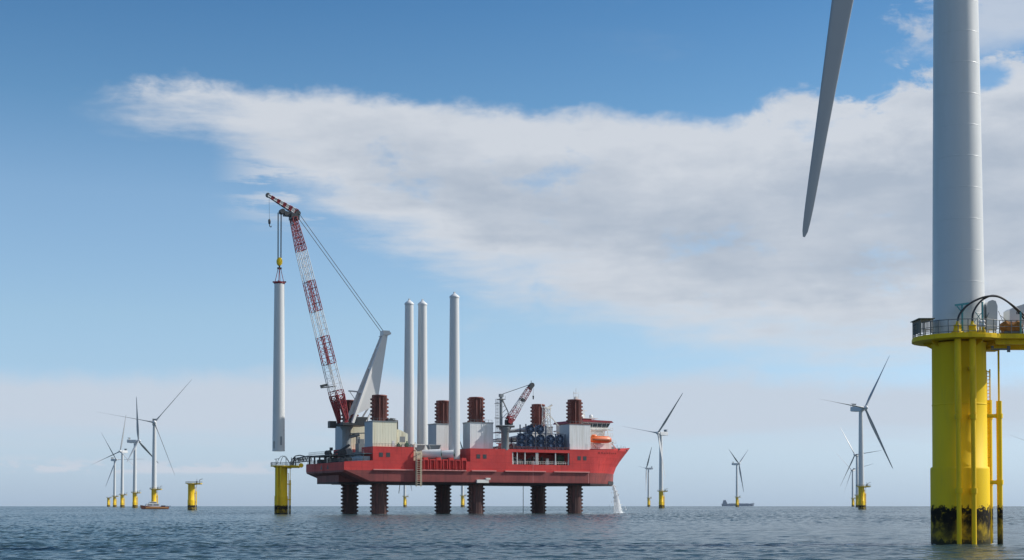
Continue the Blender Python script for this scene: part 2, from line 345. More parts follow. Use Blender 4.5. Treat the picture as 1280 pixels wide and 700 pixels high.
# ------------------------------------------------------------------ the sea
LINES = []
PILES = []                                       # (x, y, radius) of everything that stands in the water, for the foam
def rnd(a, b): return random.uniform(a, b)
def make_sea():
    rs = [0.6, 3, 8, 16, 26, 38, 50, 58]; r = 64.0
    while r < 14000: rs.append(r); r += max(.30, r * .0036) if not 104 < r < 128 else .2
    rs = np.array(rs, np.float32)
    th = np.concatenate([np.linspace(-24, 24, 1150), np.linspace(24, 336, 62)[1:-1]]) * math.pi / 180
    th = th.astype(np.float32); nr, nt = len(rs), len(th)
    X = rs[:, None] * np.sin(th)[None]; Y = rs[:, None] * np.cos(th)[None]
    dr = np.gradient(rs); Z = np.zeros_like(X); SX = np.zeros_like(X); SY = np.zeros_like(X)
    rg = np.random.RandomState(5); fine = np.abs(((th + math.pi) % (2 * math.pi)) - math.pi) < .43
    env = (1 + .35 * np.sin(X * .021 + Y * .013 + 1) + .3 * np.sin(-X * .034 + Y * .011 + 4)).astype(np.float32)
    for lam in np.geomspace(.6, 8.5, 56):
        ang = math.radians(250) + rg.normal(0, .55); k = 2 * math.pi / lam; lam_amp = .0060 * lam ** .42
        a = lam_amp * rg.uniform(.6, 1.3); ph = rg.uniform(0, 6.28)
        wr = np.clip(lam / (2.0 * dr) - 1, 0, 1).astype(np.float32)[:, None] * a
        if lam < 5: wr = wr * env
        p = (k * math.cos(ang)) * X + (k * math.sin(ang)) * Y + ph
        s = np.sin(p); Z += wr * (s + .28 * s * s - .14)
        g = (1.25 * a * k) * np.cos(p) * (1 + .56 * s) * env; SX += g * np.float32(math.cos(ang)); SY += g * np.float32(math.sin(ang))
    Z[:, ~fine] *= .3
    # a tide line crossing in front of the near foundation: one steeper ridge
    px0, py0, px1, py1 = -42., 112., 33., 121.; L = math.hypot(px1 - px0, py1 - py0); nx, ny = -(py1 - py0) / L, (px1 - px0) / L
    wob = .9 * np.sin(X * .13) + .5 * np.sin(X * .41 + 1.3) + .2 * np.sin(X * 1.7 + .4)
    d = (X - px0) * nx + (Y - py0) * ny + wob
    amp = .80 + .18 * np.sin(X * .55 + 2 * np.sin(X * .19)) + .22 * np.sin(X * 2.9 + np.sin(X * 1.1)) + .2 * np.sin(X * 5.3 + 1)
    lim = 1 / (1 + np.exp((X - 30) / 1.5))
    ridge = np.exp(-(d / .42) ** 2) * np.clip(amp, .05, 1.3) * lim
    gd = (-2 * d / .42 ** 2) * ridge * .05; SX += gd * nx; SY += gd * ny
    Z += .06 * ridge + .03 * np.exp(-((d - 2.6) / .7) ** 2) * lim * np.clip(amp, .2, 1)
    calm = 1 - .55 * np.exp(-((d + 6) / 4.5) ** 2) * np.clip(.55 + .6 * np.sin(X * .17 + 1.5 * np.sin(Y * .21)), 0, 1)
    calm = calm * (1 + .5 * np.clip((rs[:, None] - 130) / 500, 0, 1)); SX *= calm; SY *= calm
    # foam amount: crests near the tide line, a few whitecaps, and rings round what stands in the water
    def sn(sx, sy, o): return np.sin(X * sx + 1.7 * np.sin(Y * sy * .7 + o) + o) * np.sin(Y * sy + 1.3 * np.sin(X * sx * .8) + o * 2)
    patch = np.clip(sn(.11, .17, 1.1) + .6 * sn(.31, .23, 2.2) - .62, 0, 1) * 1.6
    fo = np.exp(-((d + .45) / .42) ** 2) * lim * np.clip(amp - .62, 0, 1) * np.clip((X - 12) / 8, 0, 1) * 2.2
    crest = np.clip((Z - .20) / .12, 0, 1) * np.clip(patch, 0, 1)
    fo = fo + crest * .75 * (rs[:, None] < 420)
    # streaky slick of old foam in the near left, behind the tide line
    sl = np.exp(-((d + 11) / 9) ** 2) * np.clip(sn(.21, .75, .3) + .6 * sn(.63, 1.9, 2) - .3, 0, 1) * (1 / (1 + np.exp((X + 6) / 5)))
    fo = fo + .42 * sl * (.75 + .35 * np.sin(X * 1.3 + Y * 2.1) + .3 * np.sin(X * 3.1 - Y * 1.7))
    for (qx, qy, qr) in PILES:
        dd = np.hypot(X - qx, Y - qy) - qr; wd_ = .5 + rs[:, None] * .002
        fo = fo + np.exp(-np.clip(dd, 0, 1e6) / wd_) * (1.25 if qy < 200 else .8) * (.5 + .5 * sn(1.9, 2.3, qx))
    if LINES:
        for (ax, ay, bx, by) in LINES:
            l_ = math.hypot(bx - ax, by - ay); q1 = ((X - ax) * (bx - ax) + (Y - ay) * (by - ay)) / l_; q2 = ((X - ax) * -(by - ay) + (Y - ay) * (bx - ax)) / l_
            fo = fo + np.exp(-(q2 / 3.5) ** 2) * np.clip(q1 / 10, 0, 1) * np.clip((l_ - q1) / 10, 0, 1) * np.clip(.45 + .5 * np.sin(q1 * .21 + 2 * np.sin(q1 * .05)) + .25 * np.sin(q1 * .9), 0, 1) * .75
    Z += (-(X * X + Y * Y) / (2 * RE)).astype(np.float32)
    co = np.stack([X, Y, Z], -1).reshape(-1, 3).astype(np.float32)
    i = np.arange(nr - 1)[:, None] * nt; j = np.arange(nt)[None]; j2 = (j + 1) % nt
    q = np.stack([i + j, i + nt + j, i + nt + j2, i + j2], -1).reshape(-1, 4)
    me = bpy.data.meshes.new('sea'); nf = len(q)
    me.vertices.add(len(co)); me.vertices.foreach_set('co', co.ravel())
    me.loops.add(nf * 4); me.loops.foreach_set('vertex_index', q.ravel()[:].astype(np.int32))
    me.polygons.add(nf); me.polygons.foreach_set('loop_start', np.arange(0, nf * 4, 4, dtype=np.int32))
    me.update(calc_edges=True)
    me.polygons.foreach_set('use_smooth', np.ones(nf, bool))
    if me.polygons[nf // 2].normal.z < 0: me.flip_normals()
    cre = np.exp(-((d - .35) / .5) ** 2) * lim * np.clip(amp * .9 + .5 * np.sin(X * .31 + 1) - .1, 0, 1)
    a2 = me.attributes.new('crease', 'FLOAT', 'POINT'); a2.data.foreach_set('value', np.clip(cre, 0, 1).astype(np.float32).ravel())
    at_ = me.attributes.new('foam', 'FLOAT', 'POINT'); at_.data.foreach_set('value', np.clip(fo, 0, 1).astype(np.float32).ravel())
    print('rms slope', float(SX.std()), float(SY.std()), 'z', float(Z[200:600].std()))
    va = me.attributes.new('slope', 'FLOAT_VECTOR', 'POINT')
    nv = np.stack([-SX, -SY, np.ones_like(SX)], -1); nv /= np.linalg.norm(nv, axis=-1, keepdims=True)
    va.data.foreach_set('vector', nv.astype(np.float32).ravel())
    m = bpy.data.materials.new('sea_water'); m.use_nodes = True; t = NT(m.node_tree); b = t.n['Principled BSDF']
    co_ = t.node('ShaderNodeTexCoord').outputs['Object']
    mp = t.node('ShaderNodeMapping'); t.put(mp.inputs[0], co_); mp.inputs['Scale'].default_value = (1.0, .8, 1); mp.inputs['Rotation'].default_value = (0, 0, R(18))
    n1 = t.noise(mp.outputs[0], 1.9, 5, .6, .4); n2 = t.noise(mp.outputs[0], .22, 4, .55)
    n3 = t.noise(mp.outputs[0], .05, 5, .6)
    bn = t.node('ShaderNodeBump'); bn.inputs['Strength'].default_value = 1; bn.inputs['Distance'].default_value = .07
    t.put(bn.inputs['Height'], n1); t.l.new(t.node('ShaderNodeAttribute', attribute_name='slope').outputs['Vector'], bn.inputs['Normal'])
    bn2 = t.node('ShaderNodeBump'); bn2.inputs['Strength'].default_value = 1; bn2.inputs['Distance'].default_value = .12
    t.put(bn2.inputs['Height'], n2); t.l.new(bn.outputs[0], bn2.inputs['Normal']); t.l.new(bn2.outputs[0], b.inputs['Normal'])
    fa = t.node('ShaderNodeAttribute', attribute_name='foam').outputs['Fac']
    fz = t.noise(co_, 2.6, 6, .7); ff = t.m('MULTIPLY', t.ss(t.m('ADD', fa, t.m('MULTIPLY', t.m('SUBTRACT', fz, .5), .9)), .30, .62), t.ss(fa, .02, .12))
    wc = t.mix(t.ss(n3, .35, .65), (.026, .052, .060, 1), (.034, .064, .072, 1))
    cz = t.node('ShaderNodeAttribute', attribute_name='crease').outputs['Fac']
    wc = t.mix(cz, wc, (.012, .020, .016, 1)); t.put(b.inputs['Specular IOR Level'], t.m('SUBTRACT', .5, t.m('MULTIPLY', cz, .42)))
    t.put(b.inputs['Base Color'], t.mix(ff, wc, (.62, .66, .68, 1)))
    t.put(b.inputs['Roughness'], t.ss(ff, 0, 1, .2, .8)); b.inputs['IOR'].default_value = 1.33
    me.materials.append(m)
    o = link('sea', me); o['kind'] = 'structure'
    return o

# ------------------------------------------------------------------ turbines
PZ, HUBZ, RB = 17.95, 78.2, 52.0
CACHE = {}
def outline(seg=18):
    pts = []; rr = 3.9; a0 = math.acos(0.0)
    ang0 = math.asin(2.9 / rr)
    for i in range(seg + 1):
        a = ang0 + (2 * math.pi - 2 * ang0) * i / seg; pts.append((rr * math.cos(a), rr * math.sin(a)))
    pts += [(6.7, -2.9), (6.7, 2.9)]
    return pts
def resample(pts, step):
    out_ = []; n = len(pts)
    for i in range(n):
        a, b = Vector(pts[i]), Vector(pts[(i + 1) % n]); k = max(1, round((b - a).length / step))
        out_ += [a + (b - a) * (j / k) for j in range(k)]
    return out_
LA = R(9.6)                                       # bearing of the boat landing
def polar(r, a, z): return (r * math.cos(a), r * math.sin(a), z)
def land(rad, tan, z):
    c, s = math.cos(LA), math.sin(LA); return (c * rad - s * tan, s * rad + c * tan, z)
def foundation_meshes(near):
    key = 'near' if near else 'far'
    if ('tp', key) in CACHE: return
    n = 64 if near else 24
    mb = MB()
    mb.lathe([(2.47, -4), (2.47, 6.45), (2.44, 6.62), (2.29, 6.70), (2.26, 17.2), (2.34, 17.25), (2.34, 17.4), (2.26, 17.43)], n)
    if near: mb.lathe([(2.27, 12.0), (2.30, 12.02), (2.30, 12.1), (2.27, 12.12)], n, caps=False)
    CACHE['tp', key] = mb.mesh('transition_piece', M['yellow'])
    mb = MB()
    for ang in (R(-136), R(-88)):                 # cable tubes up the seaward face
        c, s = math.cos(ang), math.sin(ang)
    jt = []
    for x in (-1.02, .24):
        mb = MB(); y = -2.95
        rr = .2 if near else .26
        mb.tube((x, y, -4), (x, y, 11.2), rr, n=16 if near else 8); mb.tube((x, y, 11.2), (x, y, 17.5), rr * 1.35, n=16 if near else 8)
        for z in (4.6, 10.9, 15.0):
            mb.bar((x, y, z), (x * .8, -2.1, z), .3, .35)
            mb.tube((x, y, z - .22), (x, y, z + .22), rr * 1.5, n=12)
        jt.append(mb.mesh('cable_tube', M['yel_clean' if near else 'yellow']))
    CACHE['jt', key] = jt
    fd = []
    for tn in (-.85, .85):
        mb = MB(); r_ = .24 if near else .3
        top = 12.4 if tn < 0 else 12.6
        mb.pipe([land(3.25, tn, z) for z in (-3, 4, 8, top)], r_, 14 if near else 8)
        for z in (5.35, 11.1):
            mb.tube(land(3.25, tn, z), land(2.0, tn * .75, z), .17, n=8); mb.tube(land(3.25, tn, z - .2), land(3.25, tn, z + .2), r_ * 1.3, n=10)
        if tn < 0: mb.tube(land(3.25, tn, top), land(3.25, tn, 17.4), .09 if near else .12, n=8)
        fd.append(mb.mesh('fender', M['yellow']))
    CACHE['fd', key] = fd
    mb = MB()
    for tn in (-.3, .3): mb.tube(land(2.72, tn, -.5), land(2.72, tn, 15.2), .06 if near else .1, n=6)
    st = .3 if near else .9
    for i in range(int(15 / st)): mb.tube(land(2.72, -.3, .2 + i * st), land(2.72, .3, .2 + i * st), .03 if near else .07, n=4)
    for z in (2.5, 7.5, 12.2, 15.0):
        for tn in (-.3, .3): mb.tube(land(2.72, tn, z), land(2.2, tn, z), .05, n=5)
    CACHE['ld', key] = mb.mesh('ladder', M['yel_clean'])
    # work platform
    mb = MB(); o_ = outline(30 if near else 14)
    mb.prism(o_, PZ - .12, PZ)
    mb.prism([(x * 1.012, y * 1.012) for x, y in o_], PZ - .40, PZ - .125)
    mb.box(2.4, 6.5, -2.3, -1.9, PZ - .85, PZ - .405); mb.box(2.4, 6.5, 1.9, 2.3, PZ - .85, PZ - .405)
    for i in range(8):
        a = R(22.5 + 45 * i)
        mb.add([polar(2.2, a, PZ - .95), polar(2.2, a, PZ - .41), polar(2.95, a, PZ - .41), polar(2.95, a, PZ - .55)] +
               [tuple(Vector(polar(q, a, z)) + Vector((-math.sin(a), math.cos(a), 0)) * .12) for q, z in ((2.2, PZ - .95), (2.2, PZ - .41), (2.95, PZ - .41), (2.95, PZ - .55))],
               [(0, 1, 2, 3), (7, 6, 5, 4), (0, 4, 5, 1), (1, 5, 6, 2), (2, 6, 7, 3), (3, 7, 4, 0)])
    mb.box(2.3, 3.6, -1.4, 1.4, PZ - 1.1, PZ - .855)
    CACHE['pf', key] = mb.mesh('platform', M['yel_clean'])
    mb = MB(); ps = resample([(x * .985, y * .985) for x, y in outline(22)], 1.15 if near else 2.4); rr = .038 if near else .06
    for i, q in enumerate(ps):
        a = (q.x, q.y); b = ps[(i + 1) % len(ps)]
        mb.tube((*a, PZ), (*a, PZ + 1.15), rr, n=6)
        for z in ((.12, .6, 1.13) if near else (.55, 1.13)): mb.tube((*a, PZ + z), (b.x, b.y, PZ + z), rr * (.9 if z > 1 else .65), n=5, caps=False)
    CACHE['rl', key] = mb.mesh('railing', M['rail'])
    if not near:
        mb = MB(); mb.tube((5.2, 1, PZ), (5.2, 1, PZ + 2.3), .22, n=8); mb.tube((5.2, 1, PZ + 2.2), (7.4, .4, PZ + 3.0), .18, n=6)
        mb.tube((4.0, -1.2, PZ), (3.9, -1.2, PZ + 3.0), .14, n=6); mb.box(3.4, 4.3, -1.6, -.9, PZ, PZ + 1.5); mb.bar((3.9, -1.2, PZ + .1), (5.2, 1, PZ + .1), .2, .2)
        CACHE['dv', key] = mb.mesh('davit', M['grey'])
def add_foundation(root, near=False, parts=True):
    foundation_meshes(near); k = 'near' if near else 'far'
    tp = link('transition_piece', CACHE['tp', k], root)
    for m_ in CACHE['jt', k]: link('cable_tube', m_, tp)
    for m_ in CACHE['fd', k]: link('fender', m_, tp)
    link('ladder', CACHE['ld', k], tp)
    pf = link('platform', CACHE['pf', k], root); link('railing', CACHE['rl', k], pf)
    if not near: link('davit', CACHE['dv', k], pf)
    return tp, pf
def blade_mesh(n=20, st=40):
    pts_s = [0, 1.5, 4, 8, 12, 18, 25, 32, 38, 43, 47, 49.5, 51, 51.75, 52]
    pts_c = [1.9, 1.9, 2.1, 2.9, 3.25, 2.95, 2.4, 1.85, 1.45, 1.15, .95, .8, .62, .46, .2]
    pts_t = [1.9, 1.9, 1.7, 1.2, .9, .68, .5, .36, .27, .2, .15, .12, .08, .05, .02]
    pts_w = [12, 12, 12, 11, 9.5, 7, 4.5, 2.5, 1, 0, -.5, -1, -1, -1, -1]
    rings = []
    for i in range(st + 1):
        s_ = 52 * (1 - (1 - i / st) ** 1.25); c_ = np.interp(s_, pts_s, pts_c); t_ = np.interp(s_, pts_s, pts_t); tw = R(float(np.interp(s_, pts_s, pts_w)))
        rd = max(0, 1 - s_ / 7); ring = []
        for k in range(n):
            a = 2 * math.pi * k / n; x = math.cos(a); y = math.sin(a)
            air = y * (.62 + .38 * -x) if True else y
            xx = c_ / 2 * x + (.12 * c_) * (1 - rd); yy = t_ / 2 * (y * rd + air * (1 - rd))
            ring.append(Vector((xx * math.cos(tw) - yy * math.sin(tw), xx * math.sin(tw) + yy * math.cos(tw), s_ + .6)))
        rings.append(ring)
    return MB().loft(rings, True)
CACHE['blade'] = blade_mesh().mesh('blade', M['blade'])
CACHE['blade_far'] = blade_mesh(10, 18).mesh('blade', M['blade'])
def tower_mesh(n, rings):
    prof = []
    z = PZ; top = HUBZ - 2.1
    def rad_(z): return 2.20 - (2.20 - 1.5) * ((z - PZ) / (top - PZ)) ** 1.15
    if rings:
        prof = [(2.2, z + .01), (2.2, z + .2)]; z += 1.9
        while z < top - .3:
            prof += [(rad_(z), z)]; z += 2.72
        prof.append((1.5, top))
    else: prof = [(rad_(PZ + (top - PZ) * i / 6), PZ + (top - PZ) * i / 6) for i in range(7)]
    mb = MB().lathe(prof, n)
    if rings:                                        # weld seams and the foot flange
        for q in prof[2:-1]: mb.lathe([(q[0] - .01, q[1] - .05), (q[0] + .005, q[1] - .03), (q[0] + .005, q[1] + .03), (q[0] - .01, q[1] + .05)], n, caps=False)
        mb.lathe([(2.3, PZ + .02), (2.36, PZ + .02), (2.36, PZ + .16), (2.19, PZ + .17)], n, caps=False)
    return mb.mesh('tower', M['white'])
CACHE['tw_near'] = tower_mesh(96, True); CACHE['tw_far'] = tower_mesh(24, False)
def nacelle_meshes():
    mb = MB(); rings = []
    for y, w_, z0, z1 in ((-2.6, 1.55, -1.5, 1.5), (-2.2, 1.9, -1.85, 1.8), (5.5, 1.95, -2.0, 2.0), (9.0, 1.8, -1.6, 1.95), (9.4, 1.6, -1.3, 1.7)):
        rings.append([Vector(p) for p in ((-w_, y, z0 + .3), (-w_ + .35, y, z0), (w_ - .35, y, z0), (w_, y, z0 + .3), (w_, y, z1 - .35), (w_ - .4, y, z1), (-w_ + .4, y, z1), (-w_, y, z1 - .35))])
    mb.loft(rings, False); mb.lathe([(1.55, -2.4), (1.62, -1.6)], 20)
    CACHE['nac'] = mb.mesh('nacelle', M['nacelle'])
    mb = MB(); mb.box(-1.9, 1.9, 6.6, 7.0, 2.0, 4.2)
    for x in (-1.75, 1.75): mb.bar((x, 7.0, 4.0), (x, 9.0, 1.96), .16, .16)
    mb.box(-2.05, 2.05, 6.2, 8.9, 4.2, 4.4)
    CACHE['cool'] = mb.mesh('cooler', M['grey'])
    mb = MB(); mb.loft([[Vector((r * math.cos(a * math.pi / 10), y, r * math.sin(a * math.pi / 10))) for a in range(20)] for r, y in ((.2, -2.7), (.85, -2.45), (1.35, -1.9), (1.62, -1.0), (1.7, .6), (1.55, 1.6))], True)
    CACHE['hub'] = mb.mesh('hub', M['nacelle'])
nacelle_meshes()
def add_rotor(root, yaw, phase, near=False, pitch=82, over=4.5, tilt=6, cone=3):
    B = Matrix.Rotation(R(yaw), 4, 'Z') @ Matrix.Translation((0, 0, HUBZ))
    nc = link('nacelle', CACHE['nac'], root, B); link('cooler', CACHE['cool'], nc)
    H = B @ Matrix.Rotation(R(-tilt), 4, 'X') @ Matrix.Translation((0, -over, 0))
    link('hub', CACHE['hub'], root, H)
    for k in range(3):
        Mx = H @ Matrix.Rotation(R(phase + 120 * k), 4, 'Y') @ Matrix.Rotation(R(cone), 4, 'X') @ Matrix.Rotation(R(pitch), 4, 'Z')
        link('blade', CACHE['blade' if near else 'blade_far'], root, Mx)
    return H
def turbine(label, px, Y, yaw, phase, near=False, pitch=78, group='distant wind turbines'):
    X = gx_at(px, Y)
    t = thing('wind_turbine', label, 'wind turbine', (X, Y, drop(X, Y)), 0, group)
    add_foundation(t, near); link('tower', CACHE['tw_near' if near else 'tw_far'], t)
    add_rotor(t, yaw, phase, near, pitch, 5.2 if near else 4.5)
    PILES.append((X, Y, 2.47)); return t
def bare_foundation(label, px, Y, near=False):
    X = gx_at(px, Y)
    t = thing('turbine_foundation', label, 'foundation', (X, Y, drop(X, Y)), 0, 'yellow foundations still without a tower')
    tp, pf = add_foundation(t, near); PILES.append((X, Y, 2.47)); return t, pf

# the near turbine
NX, NY = gx_at(1200, 123.4), 123.4
near = turbine('huge foreground turbine tower on a thick yellow foundation, filling the right of the photo', 1200, 123.4, -91, 180, True, 80, None)
npf = [c_ for c_ in near.children if c_.name.startswith('platform')][0]
# fittings of the near platform (local coordinates)
def fit(name, mb, mat): return mb.build(name, mat, npf)
mb = MB()                                          # screened lookout cage at the left end
mb.box(-3.95, -2.55, -1.7, .9, PZ + 1.42, PZ + 1.49)
for x, y in ((-3.75, -1.5), (-2.7, -1.5), (-3.75, .8), (-2.7, .8)): mb.tube((x, y, PZ), (x, y, PZ + 1.42), .05, n=6)
for i in range(9): mb.box(-3.72 + i * .11, -3.66 + i * .11, -1.53, -1.49, PZ + .25, PZ + 1.4)
for i in range(16): mb.box(-3.77, -3.73, -1.45 + i * .14, -1.38 + i * .14, PZ + .25, PZ + 1.4)
fit('screen_cage', mb, M['cage'])
for x in (-1.02, .24):                             # hang-off flanges of the cable tubes
    mb = MB(); mb.lathe([(.52, PZ + .0), (.52, PZ + .14), (.38, PZ + .2), (.30, PZ + .55), (.34, PZ + .6), (.34, PZ + .72), (.14, PZ + .8), (.11, PZ + 1.05)], 20, x, -2.95)
    fit('cable_flange', mb, M['yel_clean'])
def stand(x, y, hgt, arm, mb):
    mb.tube((x, y, PZ), (x, y, PZ + hgt), .085, n=8); mb.box(x - .2, x + .2, y - .2, y + .2, PZ, PZ + .05)
    if arm: mb.bar((x - .62, y, PZ + hgt - .12), (x + .62, y, PZ + hgt + .05), .1, .16); mb.bar((x - .5, y, PZ + hgt - .1), (x, y, PZ + hgt - .75), .08, .08); mb.bar((x + .5, y, PZ + hgt), (x, y, PZ + hgt - .75), .08, .08)
for x, y, hg, arm in ((-.55, -2.75, 2.55, True), (1.25, -2.5, 2.75, False), (4.55, -2.4, 2.0, False)):
    mb = MB(); stand(x, y, hg, arm, mb)
    if x > 1 and x < 2: mb.bar((x, y, PZ + 1.9), (x - .75, y, PZ + 1.0), .05, .05); mb.bar((x, y, PZ + 1.0), (x - .6, y, PZ + 1.9), .05, .05)
    if x < 0:
        mb.bar((x, y, PZ + 2.2), (x, y, PZ + 1.4), .22, .1)
    fit('cable_stand', mb, M['teal'])
mb = MB()                                          # grey upright locker and slanted hood on the right deck
mb.prismw([(2.08, PZ + .55), (2.95, PZ + .55), (3.0, PZ + 2.6), (2.85, PZ + 3.02), (2.55, PZ + 3.12), (2.2, PZ + 2.98), (2.05, PZ + 2.6)], 1.2, .4)
for x in (2.2, 2.85): mb.box(x - .05, x + .05, -1.1, -1.0, PZ, PZ + .55); mb.box(x - .05, x + .05, -.6, -.5, PZ, PZ + .55)
fit('control_cabinet', mb, M['nacelle'])
mb = MB(); mb.prismw([(4.15, PZ + .9), (5.35, PZ + .9), (6.0, PZ + 2.95), (5.65, PZ + 2.9), (4.35, PZ + 2.45), (4.15, PZ + 2.3)], .9, -.7)
for x in (4.3, 5.2): mb.box(x - .06, x + .06, -.6, -.5, PZ, PZ + .9); mb.box(x - .06, x + .06, .3, .4, PZ, PZ + .9)
hood = fit('equipment_hood', mb, M['nacelle'])
mb = MB()
for i in range(5): mb.box(4.72 + i * .12, 4.79 + i * .12, -.925, -.905, PZ + 1.92, PZ + 2.12)
mb.build('vent_grille', M['dark'], hood)
for x in (.98, 1.28):
    mb = MB(); mb.cur = 0; mb.lathe([(.15, PZ), (.15, PZ + .25), (.08, PZ + .3), (.08, PZ + .5)], 12, x - .2, -3.3); mb.cur = 1
    mb.lathe([(.12, PZ + .5), (.15, PZ + .55), (.15, PZ + .72), (.1, PZ + .78), (.1, PZ + .86), (.14, PZ + .9), (.14, PZ + 1.05), (.03, PZ + 1.12)], 12, x - .2, -3.3)
    mb.build('marker_lantern', [M['yel_clean'], M['crane_white']], npf)
mb = MB(); mb.tube((3.2, -1.0, PZ + 1.9), (4.3, -1.0, PZ + .9), .025, n=5); mb.tube((2.25, -1.2, PZ + 2.0), (1.2, -1.4, PZ + .1), .03, n=5); mb.tube((3.15, -.9, PZ + 2.2), (3.9, -1.2, PZ + .2), .025, n=5)
fit('guy_wire', mb, M['rail'])
mb = MB(); mb.bar((3.6, -2.1, PZ - .96), (3.6, -2.1, PZ - 1.5), .12, .25); mb.bar((2.1, -2.1, PZ - 1.25), (3.66, -2.1, PZ - 1.25), .16, .12); mb.bar((2.2, -2.1, PZ - 1.15), (2.2, -2.1, PZ - .96), .2, .2)
fit('underdeck_bracket', mb, M['rail'])
# cables arching over the platform
def W3(x, y, z): return Vector((NX + x, NY + y, PZ + z))
def arc(pts, r, name, label):
    # Catmull-Rom through the points
    P = [Vector(p) for p in pts]; P = [P[0] * 2 - P[1]] + P + [P[-1] * 2 - P[-2]]; out_ = []
    for i in range(1, len(P) - 2):
        for k in range(10):
            t = k / 10; a, b, c_, d_ = P[i - 1], P[i], P[i + 1], P[i + 2]
            out_.append(.5 * ((2 * b) + (c_ - a) * t + (2 * a - 5 * b + 4 * c_ - d_) * t * t + (3 * b - a - 3 * c_ + d_) * t ** 3))
    out_.append(P[-2]); o = MB().pipe(out_, r, 10).build(name, M['rope']); return tag(o, label, 'cable', 'black cables arching over the near platform')
arc([W3(-1.02, -2.95, .95), W3(-.85, -2.95, 1.6), W3(-.25, -2.8, 2.3), W3(.6, -2.7, 2.85), W3(1.6, -2.6, 3.2), W3(2.6, -2.5, 3.2), W3(3.5, -2.4, 2.75), W3(4.5, -2.4, 1.95), W3(5.4, -2.3, 1.1), W3(6.3, -2.1, .35)], .085, 'power_cable', 'black cable whose arch starts at the left tube flange of the near platform')
arc([W3(.24, -2.95, .95), W3(.32, -2.9, 1.7), W3(.75, -2.75, 2.45), W3(1.4, -2.5, 3.02), W3(2.2, -2.3, 3.32), W3(3.1, -2.2, 3.1), W3(4.1, -2.2, 2.3), W3(4.9, -2.1, 1.45), W3(5.8, -1.8, .5)], .085, 'power_cable', 'black cable whose arch starts at the right tube flange, nearer the tower middle')
# cargo bag in its tray
t = thing('cargo_bag', 'lumpy orange brown canvas bag sitting on the near platform by the railing', 'bag', (NX + 4.0, NY - 1.6, PZ), 0)
rings = []
for i in range(9):
    f_ = i / 8; z = .12 + f_ * .95; k0 = .78 + .2 * math.sin(min(f_ * 1.9, 1.57)); ring = []
    for k in range(28):
        a = 2 * math.pi * k / 28; sx = math.copysign(abs(math.cos(a)) ** .5, math.cos(a)); sy = math.copysign(abs(math.sin(a)) ** .5, math.sin(a))
        lump = 1 + .05 * math.sin(3 * a + i) + .04 * math.sin(7 * a + 2 * i)
        zz = z + (.16 * math.sin(5 * a + 1) + .1 * math.sin(9 * a)) * max(0, f_ - .7) / .3
        kk = k0 * (1 - .25 * max(0, f_ - .85) / .15)
        ring.append(Vector((.92 * sx * kk * lump, .6 * sy * kk * lump, zz)))
    rings.append(ring)
MB().loft(rings, True).build('bag_body', M['bag'], t)
mb = MB(); mb.box(-.8, .8, -.58, .58, .0, .1); mb.box(-.82, .82, -.6, -.56, .1, .3); mb.box(-.82, .82, .56, .6, .1, .3); mb.build('tray', M['dark'], t)

# distant turbines: pixel column of the tower, distance, yaw, rotor phase
DT = [
 ('tallest turbine of the left row, its yellow base hidden behind the small crew boat', 192.6, 1299, 14, 39.5),
 ('left row turbine seen side on, its nacelle pointing left, next to the tallest one', 168.4, 1672, 81, -1),
 ('left turbine with one blade straight up and one slanting right, third from the crew boat', 152.7, 1994, -24, 8),
 ('small faint left turbine with a blade pointing right, beside the farthest bare yellow foundation', 143.2, 2356, 48, -32),
 ('tower half hidden behind the vessel, its yellow base seen under the hanging side ladder', 505.9, 2430, 80, 60),
 ('tower half hidden behind the vessel, its yellow base seen left of a middle leg', 578.0, 2215, 80, 60),
 ('tall turbine just right of the red vessel bow, nacelle pointing right', 826.3, 1490, -49, 40),
 ('short distant turbine with one long blade down, left of the turbine beside the red bow', 810.6, 2910, -78, 36),
 ('lone distant turbine standing in front of the grey cargo ship', 921.1, 2598, 58, 58),
 ('largest of the three clustered turbines left of the foreground tower', 1076.6, 1106, 33, 35),
 ('middle sized turbine partly hidden behind the largest of the right cluster', 1071.4, 2130, -54, -35),
 ('smallest and leftmost turbine of the right cluster', 1065.8, 3050, -38, -44),
 ('turbine outside the right edge with only a blade tip showing beside the foreground foundation', 1304, 1880, 8, -71),
]
for lab, px, Y, yaw, ph in DT: turbine(lab, px, Y, yaw, ph)
MAINF, mpf = bare_foundation('yellow foundation directly below the hanging tower, joined by a gangway to the red vessel', 351.5, 527)
bare_foundation('bare yellow foundation between the crew boat and the hanging tower', 239.3, 955)
bare_foundation('tiny bare yellow foundation at the far left of the turbine row', 135.6, 2780)
# arched cables of the main bare foundation
mb = MB()
for x0 in (-1.2, .0):
    mb.pipe([(x0 + (3.6 - x0) * k / 12, -2.4, PZ + .6 + 2.9 * math.sin(math.pi * (k / 12) ** .8)) for k in range(13)], .1, 6)
mb.tube((-1.6, -2, PZ), (-1.6, -2, PZ + 2.4), .12); mb.tube((-2.2, -2, PZ + 2.3), (-.6, -2, PZ + 2.5), .1); mb.tube((2.0, -1.6, PZ), (2.0, -1.6, PZ + 2.6), .12)
mb.build('cable_arch', M['rail'], mpf)

# ------------------------------------------------------------------ the jack-up vessel
VC = Vector((-19.25, 556, drop(-19, 556))); PSI = R(28)
vs = thing('jackup_vessel', 'red jack-up installation vessel standing on six brown legs with cranes on deck', 'ship', VC, PSI)
VM = Matrix.Translation(VC) @ Matrix.Rotation(PSI, 4, 'Z'); VI = VM.inverted()
def tl(p): return VI @ Vector(p)                     # world -> ship coordinates (y = minus starboard)
def ship(u, w_, z): return VM @ Vector((u, -w_, z))
LINES.append((*ship(-52, 19, 0)[:2], *ship(76, 4, 0)[:2]))
LEGS = [(-41.4, 1), (-1.6, 1), (42.0, 1), (-41.4, -1), (-1.6, -1), (42.0, -1)]; LW = 14.75
HW = 20.0
